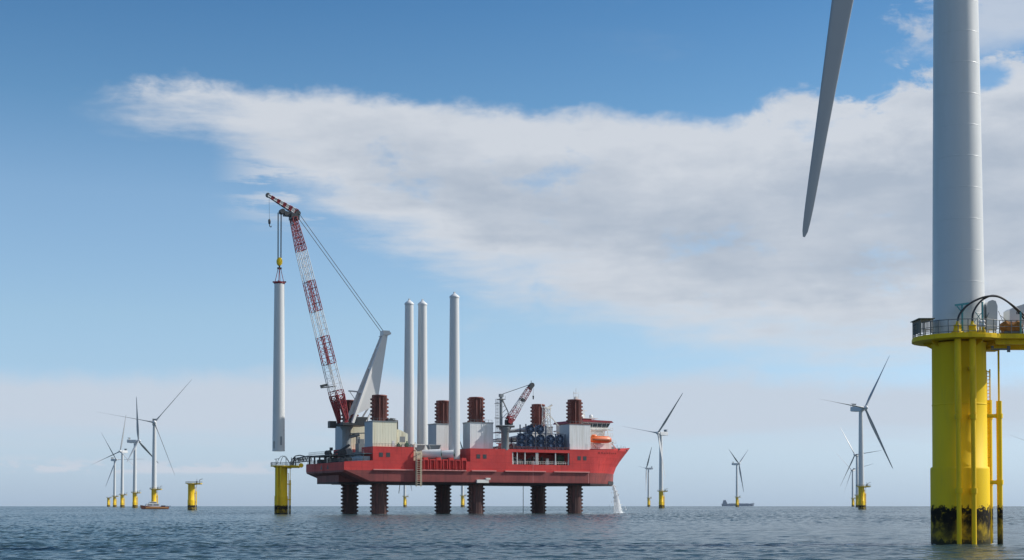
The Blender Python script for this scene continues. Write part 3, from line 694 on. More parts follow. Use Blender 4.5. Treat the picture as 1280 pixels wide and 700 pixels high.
# hull: lower body, raised side blocks, forecastle and bow
hb = MB()
def sec(u, zb, zt, hw, ch=.8): return [Vector((u, -a, z)) for a, z in ((hw, zt), (hw, zb + ch), (hw - ch, zb), (-hw + ch, zb), (-hw, zb + ch), (-hw, zt))]
hb.loft([sec(-57.25, 15.3, 18.9, HW), sec(-47, 11.2, 18.9, HW), sec(46, 11.1, 18.9, HW)], False)
hb.bw(-55, -46, -14, 9, 11.3, 15.1)                                      # skeg block under the stern
# bow: stacked plan curves
def stem(z): return float(np.interp(z, [11.1, 13, 17, 20, 23, 25.2, 27.2], [69, 69, 69.3, 71.2, 73.8, 75.8, 77.4]))
zs = [11.1, 12.2, 14, 16, 18.8, 21, 23, 25.2]
def bow_pts(z, n=14):
    S = stem(z); kk = np.interp(z, [11.1, 25.2], [1.35, 2.3]); q = []
    for i in range(n + 1):
        t_ = i / n; q.append((46.02 + (S - 46.02) * t_, max(.25, HW * (1 - t_ ** kk)) if i < n else .25))
    return q
rings = []
for z in zs:
    q = bow_pts(z); lift = z + (.0)
    rings.append([Vector((a, -b, z)) for a, b in q] + [Vector((a, b, z)) for a, b in q[::-1]])
hb.loft(rings, False)
# sheer bulwark on the bow
q0, q1 = bow_pts(25.2), bow_pts(25.2)
def rise(u): return .25 + 1.75 * max(0, (u - 50) / 27) ** 1.4
for sgn in (-1, 1):
    for i in range(14):
        (a, b), (c_, d_) = q0[i], q0[i + 1]
        k1 = 1 + 0; e1, e2 = rise(a), rise(c_); o1 = 1.5 * max(0, (a - 66) / 10); o2 = 1.5 * max(0, (c_ - 66) / 10)
        hb.add([(a, sgn * b, 25.2), (c_, sgn * d_, 25.2), (c_ + o2, sgn * (d_ + .15), 25.2 + e2), (a + o1, sgn * (b + .15), 25.2 + e1),
                (a, sgn * (b - .22), 25.2), (c_, sgn * max(0, d_ - .22), 25.2), (c_ + o2, sgn * max(0, d_ - .1), 25.2 + e2), (a + o1, sgn * (b - .1), 25.2 + e1)],
               [(0, 1, 2, 3), (7, 6, 5, 4), (3, 2, 6, 7), (0, 3, 7, 4), (1, 2, 6, 5), (0, 1, 5, 4)])
for sg in (1, -1):
    def blk(u0, u1, a, b, z0, z1): hb.bw(u0, u1, min(a * sg, b * sg), max(a * sg, b * sg), z0, z1)
    blk(-46.1, -29.9, 9, HW, 18.905, 24.7)
    blk(-6.6, 11.2, 9, HW, 18.905, 24.7)
    blk(36.7, 46.02, 0, HW, 18.905, 25.1)
    blk(11.2, 36.7, 11.5, HW, 23.6, 24.75)           # beam over the open gallery
    blk(11.2, 36.7, 11, 11.6, 18.905, 23.6)
    blk(-29.9, -6.6, 17.5, HW, 18.905, 19.7)
    hb.prismw([(-46.12, 18.91), (-46.12, 22.0), (-52, 19.0)] if False else [(-46.11, 18.91), (-46.11, 19.6), (-57, 19.05), (-57, 18.91)], sg * HW, sg * (HW - .4))
hull = hb.build('hull', M['hull'], vs)
mb = MB(); mb.bw(-57, 46, -19.5, 19.5, 18.906, 18.93); mb.build('deck', M['green'], hull)
mb = MB()                                           # rubbing ledges
for a, b in ((-46, -30.2), (-28, -8.5), (-6.2, 4.2), (8, 25.8), (29.5, 45.5)): mb.bw(a, b, HW + .003, HW + .55, 16.05, 16.45)
mb.build('fender_ledge', M['light'], hull)
for i in range(8):                                  # framed side recesses
    u = -27.8 + i * 2.62; mb = MB(); z0, z1 = 16.7, 19.9
    mb.bw(u - 1.05, u - .7, HW + .004, HW + .75, z0, z1); mb.bw(u + .7, u + 1.05, HW + .004, HW + .75, z0, z1); mb.bw(u - 1.05, u + 1.05, HW + .004, HW + .75, z1, z1 + .45); mb.bw(u - .69, u + .69, HW + .006, HW + .03, z0, z1)
    if i in (1, 3, 5, 7): mb.bw(u - .9, u + .9, 18.5, HW + .5, z1 + .45, z1 + 1.1)
    mb.build('side_frame', M['hull'], hull)
for u in (-42.9, -40.1, -3.2, -.5, 41.0, 43.6):      # square side ports
    mb = MB(); mb.bw(u - .75, u + .75, HW + .004, HW + .06, 20.9, 22.5); mb.build('port', M['dark'], hull)
mb = MB()
for a in (-50.5, -53.2): pass
for k in (-3.5, 3.2): mb.add([(-57.27, k - 1, 16.6), (-57.27, k + 1, 16.6), (-57.27, k + .4, 18.2), (-57.27, k - .4, 18.2)], [(0, 1, 2, 3)])
mb.build('stern_fairlead', M['dark'], hull)
mb = MB()                                           # bow thruster tunnels, anchor pocket, name marks
for u in (61.5, 64, 66.4):
    q = bow_pts(12.2, 60); b_ = min(q, key=lambda p: abs(p[0] - u))[1]
    mb.tube((u, -b_ + .4, 12.3), (u + .25, -b_ - .25, 12.3), .75, n=14)
mb.build('thruster_tunnel', M['dark'], hull)
mb = MB(); q = bow_pts(24.2, 200)
def side_at(u, z):
    q = bow_pts(z, 120); 
    for (a, b), (c_, d_) in zip(q, q[1:]):
        if a <= u <= c_: return b + (d_ - b) * (u - a) / (c_ - a)
    return q[-1][1]
for i, u in enumerate([50.2, 51.7, 53.1, 54.6, 56.0, 57.5, 58.9, 60.3]):
    b_ = side_at(u + .3, 24.1); h_ = (.6, .6, .4, .6, .6, .45, .6, .6)[i]
    for du, z0, z1, lw in ((0, 23.7, 23.7 + h_, .18), (.5, 23.7, 24.3, .18)): mb.tube((u + du, -side_at(u + du, 24.1) - .04, z0), (u + du, -side_at(u + du, 24.1) - .10, z1), .06, n=4)
    mb.tube((u, -b_ - .08, 24.1), (u + .5, -side_at(u + .5, 24.1) - .08, 24.1), .05, n=4)
mb.build('name_marks', M['leg'], hull)
mb = MB()
for u, z in ((71.5, 25.75), (73.2, 25.95), (62.5, 25.75)):
    b_ = side_at(min(u, 75), 25.1); mb.box(u - .4, u + .4, -b_ - .5, -b_ + .4, z - .3, z + .35)
mb.build('mooring_port', M['dark'], hull)
# legs
def leg_mesh(top):
    mb = MB(); mb.lathe([(2.4, -6), (2.4, top - .62), (2.62, top - .6), (2.62, top - .1), (2.4, top)], 28)
    for sx in (-1, 1):
        mb.box(min(sx * 2.1, sx * 2.62), max(sx * 2.1, sx * 2.62), -1.0, 1.0, -6, top - .05)
        z = -5.0
        while z < top - 1.0:
            mb.add([(sx * 2.55, -.95, z - .1), (sx * 2.55, .95, z - .1), (sx * 3.3, .95, z + .14), (sx * 3.3, -.95, z + .14), (sx * 2.55, -.95, z + .9), (sx * 2.55, .95, z + .9), (sx * 3.3, .95, z + .66), (sx * 3.3, -.95, z + .66)],
                   [(0, 1, 2, 3), (4, 5, 6, 7), (0, 1, 5, 4), (2, 3, 7, 6), (1, 2, 6, 5), (0, 3, 7, 4)]); z += 1.42
    for a in (-70, -25, 25, 70, 110, 155, 205, 250): 
        c_, s_ = math.cos(R(a)), math.sin(R(a)); mb.bar((2.3 * c_, 2.3 * s_, -6), (2.3 * c_, 2.3 * s_, top - .63), .3, .42)
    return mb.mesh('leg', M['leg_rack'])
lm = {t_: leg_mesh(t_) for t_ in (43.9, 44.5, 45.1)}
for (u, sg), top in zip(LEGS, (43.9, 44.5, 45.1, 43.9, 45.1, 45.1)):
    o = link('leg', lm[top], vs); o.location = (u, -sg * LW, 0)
    c_ = ship(u, sg * LW, 0); PILES.append((c_.x, c_.y, 2.9))
# jacking houses
def jack(u0, u1, sg, zb, zt, m_front, m_shaded, wf=19.0):
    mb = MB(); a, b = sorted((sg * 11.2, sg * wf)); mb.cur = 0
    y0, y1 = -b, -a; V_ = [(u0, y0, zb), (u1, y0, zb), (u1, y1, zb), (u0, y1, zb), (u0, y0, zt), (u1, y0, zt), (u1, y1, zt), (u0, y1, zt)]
    mb.add(V_, [(0, 1, 5, 4), (4, 5, 6, 7), (1, 2, 6, 5), (2, 3, 7, 6), (3, 2, 1, 0)]); mb.cur = 1; mb.add([V_[i] for i in (3, 0, 4, 7)], [(0, 1, 2, 3)])  # stern face alone gets the darker tone: its shade put into the colour
    o = mb.build('jacking_house', [m_front, m_shaded], vs)
    mb = MB(); mb.bw(u0 - .15, u1 + .15, a - .15, b + .15, zt + .003, zt + .35); mb.build('roof', M['leg'] if u0 > 30 else M['grey'], o)
    mb = MB()
    for k in range(7): mb.box(u0 + .4 + k * (u1 - u0 - .8) / 6 - .05, u0 + .4 + k * (u1 - u0 - .8) / 6 + .05, y0 + .1, y0 + .2, zt + .36, zt + 1.3)
    mb.box(u0 + .3, u1 - .3, y0 + .11, y0 + .19, zt + 1.22, zt + 1.3)
    mb.build('railing', M['rail'], o); return o
jack(-45.8, -36.2, 1, 24.72, 33.8, M['cream'], M['cladblue_and_shade']); jack(-5.4, 4.4, 1, 24.72, 34.5, M['cladwhite'], M['cladblue_and_shade'], 17.35); jack(37.2, 46.8, 1, 25.12, 35.0, M['cladwhite'], M['cladblue_and_shade'])
jack(-45.8, -36.2, -1, 24.72, 34.8, M['cream'], M['cladblue_and_shade']); jack(-6.2, 3.5, -1, 24.72, 35.4, M['cladwhite'], M['cladblue_and_shade']); jack(37.2, 46.8, -1, 25.12, 35.4, M['cladwhite'], M['cladblue_and_shade'])
mb = MB(); mb.prismw([(-36.15, 24.72), (-36.15, 31.3), (-34.5, 31.0), (-31.4, 29.6), (-31.4, 24.72)], 18.2, 11.5); ann = mb.build('side_annex', M['cream'], vs)
mb = MB(); mb.bw(-34.6, -32.6, 18.204, 18.26, 26.6, 28.6); mb.build('louvre', M['grey'], ann)
mb = MB(); mb.pipe([(-38, -17, 34.2), (-38, -17, 35.2), (-36.4, -17, 35.2), (-36.4, -17, 33.4)], .22, 8); mb.pipe([(-36.8, -16, 34.6), (-34.7, -16, 34.6), (-34.7, -16, 31)], .3, 8); mb.bw(-39.2, -37, 15.5, 17.5, 34.2, 35.0); mb.build('exhaust_pipe', M['dark'], vs)

# ---- main crane
CB = tl(at(447, 528, 538)); CB = Vector((CB.x, CB.y, 34.5)); cu, cw = -46.6, -5.0
CB = Vector((cu, -cw, 35.5))
plumb = at(349, 400, 527); PL = tl((plumb.x, 527, 0)); PLv = Vector((PL.x, PL.y, 0))
dirh = (PLv - Vector((CB.x, CB.y, 0))); dirh.z = 0; dlen = dirh.length; dirh.normalize(); side = Vector((-dirh.y, dirh.x, 0))
def cr(h_, z, s_=0): return Vector((CB.x, CB.y, 0)) + dirh * h_ + side * s_ + Vector((0, 0, z))
mb = MB(); mb.lathe([(2.3, 18.93), (2.3, 24), (1.7, 26), (1.6, 31.5), (2.7, 33.2)], 28, CB.x, CB.y)
mc = mb.build('main_crane', M['grey'], vs)
mb = MB(); P0 = cr(-5.5, 33.3); 
def obox(mb, h0, h1, s0, s1, z0, z1):
    mb.add([cr(h0, z0, s0), cr(h1, z0, s0), cr(h1, z0, s1), cr(h0, z0, s1), cr(h0, z1, s0), cr(h1, z1, s0), cr(h1, z1, s1), cr(h0, z1, s1)],
           [(3, 2, 1, 0), (4, 5, 6, 7), (0, 1, 5, 4), (1, 2, 6, 5), (2, 3, 7, 6), (3, 0, 4, 7)])
obox(mb, -7, 3.2, -5.0, 5.0, 33.3, 34.2); obox(mb, -7, -2.5, -4.2, 4.2, 34.2, 36.6); obox(mb, 3.2, 5.8, -4.9, -2.4, 32.6, 35.2); mb.build('slewing_platform', M['dark'], mc)
# boom: twin lattice legs converging at the head; banded red and white
hp = dlen - 5.2; hd = tl(at(367, 272, 529)); HZ = hd.z; 
bands = [(0.0, .10, 0), (.10, .145, 0), (.145, .278, 1), (.278, .413, 0), (.413, .54, 1), (.54, .687, 0), (.687, .838, 1), (.838, 1.0, 0)]
mb = MB()
for sg in (-1, 1):
    A = cr(1.5, 35.6, sg * 4.3); B = cr(hp, HZ, sg * 1.3)
    D = (B - A)
    for f0, f1, c_ in bands:
        mb.cur = c_; n_ = max(2, int((f1 - f0) * 32))
        wid = lambda f_: 1.0 if f_ < .1 else 1
        h0 = 2.6 if f0 > .0 else 1.6; h1 = 2.6
        if f1 > .84: h1 = 1.3
        if c_ == 0 and f0 == 0:
            lattice(mb, A, A + D * .12, 1.2, 1.9, 1.0, 2.7, side, 4, .26, .12)
        elif f0 >= .83: lattice(mb, A + D * f0, B, 1.9, 1.2, 2.7, 1.6, side, n_, .16, .085)
        elif f0 > .05: lattice(mb, A + D * f0, A + D * f1, 1.9, 1.9, 2.7, 2.7, side, n_, .15 if c_ == 0 else .13, .08 if c_ == 0 else .05)
    mb.cur = 0
for f_ in (.145, .278, .413, .54, .687):
    a = cr(1.5 + (hp - 1.5) * f_, 35.6 + (HZ - 35.6) * f_, -(4.3 - 3.0 * f_)); b = cr(1.5 + (hp - 1.5) * f_, 35.6 + (HZ - 35.6) * f_, (4.3 - 3.0 * f_)); mb.bar(a, b, .3, .4)
# solid red heel and head
for sg in (-1, 1):
    A = cr(1.5, 35.6, sg * 4.3); B = cr(hp, HZ, sg * 1.3); D = B - A
    mb.cur = 0; mb.bar(A + D * .005, A + D * .10, 1.6, .5)
    mb.bar(A - Vector((0, 0, 1.2)), A + D * .05, .6, 1.4)
mb.build('boom', [M['crane_red'], M['crane_white']], mc)
mb = MB(); hd0 = cr(hp, HZ)
mb.cur = 0; mb.prism([(0, 0), (1, 0), (0, 1)], 0, 0.01) if False else None
obox(mb, hp - 2.0, hp + 1.2, -1.7, 1.7, HZ - .8, HZ + 1.5); obox(mb, hp + 1.2, hp + 3.6, -1.3, 1.3, HZ + .4, HZ + 1.6)
for s_ in (-1, 0, 1):
    c0 = cr(dlen - .9, HZ + 1.9, s_ * .9); mb.tube(c0 - side * .25, c0 + side * .25, 1.0, n=18); c0 = cr(hp - 1.6, HZ + 1.7, s_ * .9); mb.tube(c0 - side * .25, c0 + side * .25, 1.0, n=18)
mb.bar(cr(hp + 1, HZ + 1.2), cr(dlen - .4, HZ + 2.2), 2.2, .8)
mb.build('boom_head', M['dark'], mc)
mb = MB(); jt0 = cr(hp - 1.5, HZ + 2.0)                 # fly jib, banded
def find_h(px, py):
    best = None
    for i in range(400):
        h_ = hp + i * .1; p = VM @ cr(h_, 0); q_ = at(px, py, p.y)
        e = abs(q_.x - p.x)
        if best is None or e < best[0]: best = (e, h_, q_.z)
    return best[1], best[2]
jh, jz = find_h(335, 244); jt1 = cr(jh, jz)
for i in range(10):
    mb.cur = i % 2; a = jt0 + (jt1 - jt0) * (i / 10); b = jt0 + (jt1 - jt0) * ((i + 1) / 10); w_ = 1.9 - 1.1 * i / 10
    lattice(mb, a, b, w_, w_ - .11, w_, w_ - .11, side, 2, .16, .1)
    mb.bar(a, b, w_ * .55, w_ * .75)
mb.cur = 2; mb.tube(jt1 - side * .3, jt1 + side * .3, .9, n=14)
mb.build('fly_jib', [M['crane_red'], M['crane_white'], M['dark']], mc)
mb = MB(); a = jt1 + dirh * -.4; b = cr(jh - .6, jz - 9.2); mb.tube(a, b, .05, n=5); mb.build('whip_line', M['rope'], mc)
mb = MB(); mb.lathe([(.1, 0), (.45, .3), (.5, 1.6), (.2, 2.0)], 12); mb.pipe([(0, 0, .1), (.1, 0, -.7), (.55, 0, -1.0), (.75, 0, -.5)], .18, 8)
for i, p in enumerate(mb.v): mb.v[i] = tuple(b + Vector(p) + Vector((0, 0, -1.6)))
mb.build('whip_hook', M['dark'], mc)
# A-frame mast, leaning back
mh, mz = None, None
best = None
for i in range(300):
    h_ = -i * .1; p = VM @ cr(h_, 0); q_ = at(481, 417, p.y); e = abs(q_.x - p.x)
    if best is None or e < best[0]: best = (e, h_, q_.z)
mh, mz = best[1], best[2]
mb = MB()
for sg in (-1, 1):
    A = cr(-1.0, 34.2, sg * 4.0); B = cr(mh + .8, mz - .5, sg * 1.0); mb.cur = 0; mb.bar(A, B, .9, 1.0)
    A2 = cr(-6.0, 34.2, sg * 4.0); A3 = cr(-2.2, 34.2, sg * 4.0)
    mb.add([A + Vector((0, 0, 3)) - dirh * .8, cr(mh * .72, 41.5, sg * 3.4), cr(mh - .8, mz - .4, sg * 1.1), cr(mh + .5, mz - .4, sg * 1.1),
            A + Vector((0, 0, 3)) - dirh * .8 - side * .5 * sg, cr(mh * .72, 41.5, sg * 2.9), cr(mh - .8, mz - .4, sg * .7), cr(mh + .5, mz - .4, sg * .7)],
           [(0, 1, 2, 3), (7, 6, 5, 4), (0, 4, 5, 1), (1, 5, 6, 2), (2, 6, 7, 3), (3, 7, 4, 0)])
    mb.bar(A2, cr(mh * .70, 42.0, sg * 3.3), .6, .6)
for f_ in (.35, .62, .85): 
    a = Vector(cr(-1 + (mh + 1.8) * f_, 34.2 + (mz - 34.7) * f_, -4.0 + 3.0 * f_)); b = Vector(cr(-1 + (mh + 1.8) * f_, 34.2 + (mz - 34.7) * f_, 4.0 - 3.0 * f_)); mb.bar(a, b, .7, .7)
mb.build('mast', M['mast_grey'], mc)
mb = MB(); obox(mb, mh - 1.4, mh + 1.3, -1.8, 1.8, mz - .6, mz + 1.0); obox(mb, mh - 2.2, mh - 1.4, -1.0, 1.0, mz - .2, mz + .5); obox(mb, mh + 1.3, mh + 1.9, -1.6, 1.6, mz - 1.2, mz - .9); mb.build('mast_head', M['mast_grey'], mc)
# walkway brackets on boom and mast
mb = MB(); f_ = .168; a = cr(1.5 + (hp - 1.5) * f_, 35.6 + (HZ - 35.6) * f_)
mb.bar(a + dirh * 5.2 + Vector((0, 0, -.8)), a - dirh * .5, 1.8, .35); mb.bar(a + dirh * 5.4 + Vector((0, 0, -.2)), a + dirh * 3.0 + Vector((0, 0, .4)), 1.6, .9); mb.build('boom_walkway', M['dark'], mc)
mb = MB(); f_ = .36; a = cr(-1 + (mh + 1.8) * f_, 34.2 + (mz - 34.7) * f_, -2.9)
mb.bar(a + dirh * 4.0 + Vector((0, 0, .3)), a - dirh * .5, 1.6, .4); mb.tube(a - dirh * .2, a - dirh * 5 + Vector((0, 0, 1.6)), .7, .9, n=12); mb.bar(a + dirh * 3.6, a - Vector((0, 0, 4.5)) + dirh * .3, .2, .2); mb.build('mast_platform', M['mast_grey'], mc)
for s_ in (-1, 1):                                  # pendants
    mb = MB(); mb.tube(cr(hp - 1.6, HZ + 1.6, s_ * 1.7), cr(mh + .9, mz + .5, s_ * 1.3), .11, n=6); mb.build('pendant', M['rope'], mc)
HBZ = at(349, 327, 527).z
for dx in (-.72, -.42, .42, .72):
    a = cr(dlen + dx, HZ + 1.4); b = cr(dlen + dx * .95, HBZ + 1.2); mb = MB(); mb.tube(a, b, .11, n=6); mb.build('hoist_rope', M['rope'], mc)
mb = MB(); mb.cur = 0; c0 = cr(dlen, HBZ)
for s_ in (-.35, .35):
    q_ = c0 + side * s_; mb.loft([[q_ + dirh * (r_ * math.cos(2 * math.pi * k / 18)) * .8 + Vector((0, 0, r_ * 1.25 * math.sin(2 * math.pi * k / 18))) + side * o_ for k in range(18)] for r_, o_ in ((1.1, -.3), (1.25, -.2), (1.25, .2), (1.1, .3))], False)
mb.cur = 1; mb.tube(c0 + Vector((0, 0, -1.2)), c0 + Vector((0, 0, -2.4)), .3, n=10); mb.bar(c0 + dirh * -.8 + Vector((0, 0, -2.5)), c0 + dirh * .8 + Vector((0, 0, -2.5)), .5, .7)
mb.build('hook_block', [M['yel_clean'], M['dark']], mc)

# hanging tower section
TX, TY = plumb.x, 527.0; ZT = at(349, 355, 527).z; ZB = at(349, 564, 527).z
t = thing('tower_section', 'long white tower section hanging upright from the crane hook above the yellow foundation', 'tower section', (TX, TY, ZB), 0)
TL = ZT - ZB
def tower_sec(L_, r0, r1, rim=True): 
    pr = [(r0, 0)]
    for i in range(1, 21): 
        z = L_ * i / 20; r_ = r0 + (r1 - r0) * (i / 20) ** 1.1; pr += [(r_, z)]
    mb = MB().lathe(pr, 40)
    for i in range(1, 20): z = L_ * i / 20; r_ = r0 + (r1 - r0) * (i / 20) ** 1.1; mb.lathe([(r_ - .01, z - .05), (r_ + .012, z - .035), (r_ + .012, z + .035), (r_ - .01, z + .05)], 40, caps=False)
    return mb
tower_sec(TL, 2.3, 1.85).build('tower_shell', M['white'], t)
mb = MB(); mb.box(-1.55, -1.2, -2.06, -1.7, 1.0, 3.6); mb.box(1.0, 1.5, -2.12, -1.6, 2.2, 5.4); mb.build('door', M['grey'], t)
mb = MB(); mb.cur = 0
for k in range(8):
    a = 2 * math.pi * k / 8 + .3; mb.box(1.75 * math.cos(a) - .3, 1.75 * math.cos(a) + .3, 1.75 * math.sin(a) - .3, 1.75 * math.sin(a) + .3, TL + .003, TL + .8)
mb.lathe([(1.7, TL + .25), (2.0, TL + .25), (2.0, TL + .55), (1.7, TL + .55)], 24)
mb.bar((-2.5, 0, TL + .75), (2.5, 0, TL + .75), .5, .5); mb.bar((0, -2.3, TL + .75), (0, 2.3, TL + .75), .5, .48)
topz = (VM @ cr(dlen, HBZ - 2.5)).z - ZB
for x, y in ((-1.6, 0), (1.6, 0), (0, -1.5), (0, 1.5)): mb.tube((x, y, TL + .9), (x * .28, y * .28, topz), .12, n=6)
mb.build('lifting_frame', M['crane_red'], t)

# ---- towers standing on deck
def deck_tower(u, w_, z0, z1, r0, r1, lab):
    p = ship(u, w_, z0); t = thing('tower_section', lab, 'tower section', p, PSI, 'white tower sections standing on the red vessel deck')
    L_ = z1 - z0; tower_sec(L_, r0, r1).build('tower_shell', M['white'], t)
    mb = MB(); mb.lathe([(r1 + .16, L_ - .15), (r1 + .2, L_ + .25), (r1 + .1, L_ + .5), (.3, L_ + 1.7), (.1, L_ + 1.75)], 24); mb.box(-.3, .3, -.3, .3, L_ + 1.7, L_ + 2.2); mb.build('top_cover', M['nacelle'], t)
deck_tower(-23.2, 0.5, 19, 80.4, 2.15, 1.65, 'leftmost white tower section standing on the vessel deck')
deck_tower(-17.6, 0.5, 19, 80.6, 2.15, 1.68, 'middle white tower section on deck, close beside the leftmost one')
deck_tower(-10.9, 15, 20.6, 82.0, 2.22, 1.75, 'rightmost and tallest looking white tower section, nearest the ship side')

# ---- deck cargo amidships
def lying(name, lab, u, w_, z, L_, r, ang):
    p = ship(u, w_, z); t = thing(name, lab, 'cylinder', p, PSI + R(ang), 'white cylinders lying on the vessel deck')
    mb = MB(); n_ = 28
    mb.loft([[Vector((x, rr * math.cos(2 * math.pi * k / n_), rr * math.sin(2 * math.pi * k / n_))) for k in range(n_)] for x, rr in ((-L_ / 2, r * .78), (-L_ / 2 + .4, r * .86), (0, r * .95), (L_ / 2 - .1, r), (L_ / 2, r))], True, False)
    mb.build('shell', M['nacelle'], t)
    mb = MB(); mb.tube((L_ / 2 - .3, 0, 0), (L_ / 2 + .02, 0, 0), r * .93, n=n_); mb.tube((L_ / 2, 0, 0), (L_ / 2 + .35, 0, 0), r * .3, n=14); mb.tube((-L_ / 2 + .1, 0, 0), (-L_ / 2, 0, 0), r * .7, n=n_)
    mb.build('end_cover', M['darkgreen'], t)
    mb = MB()
    for x in (-L_ * .3, L_ * .3): mb.box(x - .3, x + .3, -r * .9, r * .9, -r - .45, -r * .55)
    mb.build('cradle', M['grey'], t)
lying('hub_cylinder', 'white cylinder with dark green end lying on deck just right of the hanging side ladder', -21.4, 17.2, 22.3, 7.2, 1.9, -30)
lying('hub_cylinder', 'white cylinder with dark green end lying on deck beside the foot of the rightmost tower', -14.4, 16.0, 22.2, 5.2, 1.9, -30)
for u, lab in ((-24.6, 'white open trough on deck, left of its twin above the lying cylinders'), (-18.2, 'white open trough on deck, right of its twin and left of the rightmost tower')):
    p = ship(u, 12, 23.9); t = thing('trough', lab, 'trough', p, PSI, 'white open troughs on the vessel deck')
    mb = MB(); 
    for s_ in (-1, 1):
        mb.add([(-2.3, s_ * 1.6, 2), (2.3, s_ * 1.6, 2), (1.7, s_ * 1.1, 0), (-1.7, s_ * 1.1, 0), (-2.3, s_ * 1.45, 2), (2.3, s_ * 1.45, 2), (1.7, s_ * .95, 0), (-1.7, s_ * .95, 0)], [(0, 1, 2, 3), (7, 6, 5, 4), (0, 4, 5, 1), (1, 5, 6, 2), (2, 6, 7, 3), (3, 7, 4, 0)])
    mb.box(-1.7, 1.7, -.95, .95, -.12, 0); mb.build('trough_wall', M['grey'], t)
    mb = MB(); mb.bar((-2.4, -1.62, 2.06), (2.4, -1.62, 2.06), .22, .22); mb.bar((-2.4, 1.62, 2.06), (2.4, 1.62, 2.06), .22, .22)
    for s_ in (-1, 1): mb.bar((s_ * 2.35, -1.62, 2.06), (s_ * 1.75, -1.12, -.1), .2, .2); mb.bar((s_ * 2.35, -1.5, 2.06), (s_ * 2.35, 1.5, 2.06), .2, .2)
    for x in (-1.4, 1.4): mb.box(x - .12, x + .12, -.9, .9, -5.0, -.13)
    mb.build('rim', M['deckwhite'], t)
# side ladder hanging down the hull
mb = MB(); u0, u1, y_ = -29.3, -27.4, -(HW + .75)
for u in (u0, u1): mb.bar((u, y_, 10.2), (u, y_, 23.4), .28, .28); mb.bar((u, y_ - .9, 10.2), (u, y_ - .9, 21.8), .14, .14)
for i in range(16): mb.box(u0, u1, y_ - .9, y_ + .1, 10.4 + i * .8, 10.52 + i * .8)
mb.bar((u0, y_, 23.4), (u0 - .6, -18.5, 24.4), .25, .25); mb.bar((u1, y_, 23.4), (u1 + 1.5, -17.5, 21.4), .25, .25); mb.box(u0 - .4, u1 + 1.2, -19.4, -18.2, 19.75, 23.2)
mb.build('side_ladder', M['tan'], vs)

# ---- stern deck
mb = MB()
for a, b in (((-56.8, -19.6), (-56.8, 19.6)), ((-56.8, -19.6), (-46.5, -19.6)), ((-56.8, 19.6), (-46.5, 19.6))):
    A, B = Vector(a), Vector(b); n_ = int((B - A).length / 1.3)
    for i in range(n_ + 1):
        p = A + (B - A) * i / n_; mb.tube((p.x, p.y, 18.95), (p.x, p.y, 20.2), .06, n=5)
    for z in (19.5, 20.2): mb.tube((*a, z), (*b, z), .05, n=5)
mb.build('railing', M['rail'], vs)
mb = MB()                                            # open frame over the stern deck with a roof deck and a rail on it
for y in (19.0, 13.5, 8.0, 2.5, -3.0):
    for x in (-56.2, -49.5): mb.box(x - .25, x + .25, y - .25, y + .25, 18.94, 21.6)
mb.box(-56.6, -49.0, -3.6, 19.5, 21.6, 22.1)
mb.box(-51.5, -50, 4.5, 12.5, 18.94, 21.3); mb.box(-55.5, -53.8, 9.5, 12.5, 18.94, 20.6)
fr = mb.build('stern_frame', M['dark'], vs)
mb = MB()
for i in range(19): mb.tube((-56.4, 19.3 - i * 1.25, 22.1), (-56.4, 19.3 - i * 1.25, 23.4), .05, n=5)
for z in (22.7, 23.4): mb.tube((-56.4, 19.3, z), (-56.4, -3.4, z), .05, n=5)
mb.build('railing', M['rail'], fr)
for (u, w_, z, r_) in ((-52.5, -9, 23.1, 1.0), (-53.5, 6.5, 20.0, 1.0), (-52.5, 12.0, 20.0, 1.0), (-54.5, 0, 20.0, .9)):
    mb = MB(); mb.cur = 0; mb.tube((u, -w_ - 1.2, z), (u, -w_ + 1.2, z), r_ * .6, n=16)
    for s_ in (-1.2, 1.2): mb.tube((u, -w_ + s_ - .1, z), (u, -w_ + s_ + .1, z), r_, n=18)
    mb.box(u - .8, u + .8, -w_ - 1.5, -w_ + 1.5, z - 1.06, z - .7); mb.build('winch', M['dark'], vs)
mb = MB(); mb.bw(-49.4, -46.4, 5, 18, 18.94, 21.2); mb.bw(-48.6, -46.6, 0, 4.2, 18.94, 21.9); mb.build('deck_locker', M['cladblue_and_shade'], vs)
mb = MB()                                            # mezzanine walkway between the aft houses
mb.bw(-49.4, -45.95, 2, 19.2, 22.0, 22.25)
for i in range(12): mb.tube((-49.3, -3 - i * 1.45, 22.25), (-49.3, -3 - i * 1.45, 23.5), .06, n=5)
for i in range(6): mb.tube((-49.3, -3.2 - i * 3.1, 18.94), (-49.3, -3.2 - i * 3.1, 22.0), .14, n=6)
for z in (22.8, 23.5): mb.tube((-49.3, -3, z), (-49.3, -19, z), .05, n=5)
mb.build('walkway', M['grey'], vs)
mb = MB(); p0 = tl(at(419, 566, 533)); p1 = tl(at(428, 562, 532)); p2 = tl(at(437, 556, 531))      # knuckle crane
mb.tube((p1.x, p1.y, 18.95), (p1.x, p1.y, p1.z), .55, n=10); mb.bar(p1, p2, .6, .8); mb.bar(p1, p0, .55, .7); mb.bar(p0, p0 + Vector((-1.8, 1.2, -2.2)), .45, .5); mb.bar(p1 + Vector((-1.5, 0, -1.5)), p1 + Vector((1.2, 0, -.8)), 2.0, 1.8)
mb.build('knuckle_crane', M['dark'], vs)
mb = MB(); mb.bw(-44.5, -38.5, -4, 4, 18.94, 23.2); mb.bw(-44, -41, -2.5, 1.0, 23.2, 26.5); mb.bw(-43.4, -41.6, -1.5, .5, 26.5, 28.2); mb.tube((-45.5, 4.5, 29.2), (-42, 3.5, 30.2), .7, n=12); mb.bw(-43, -41.8, -4.4, -3.2, 23.2, 29.2); mb.bar((-46, 6, 30.4), (-41, -3, 30.4), 1.2, .3)
mb.build('winch_house', M['grey'], vs)
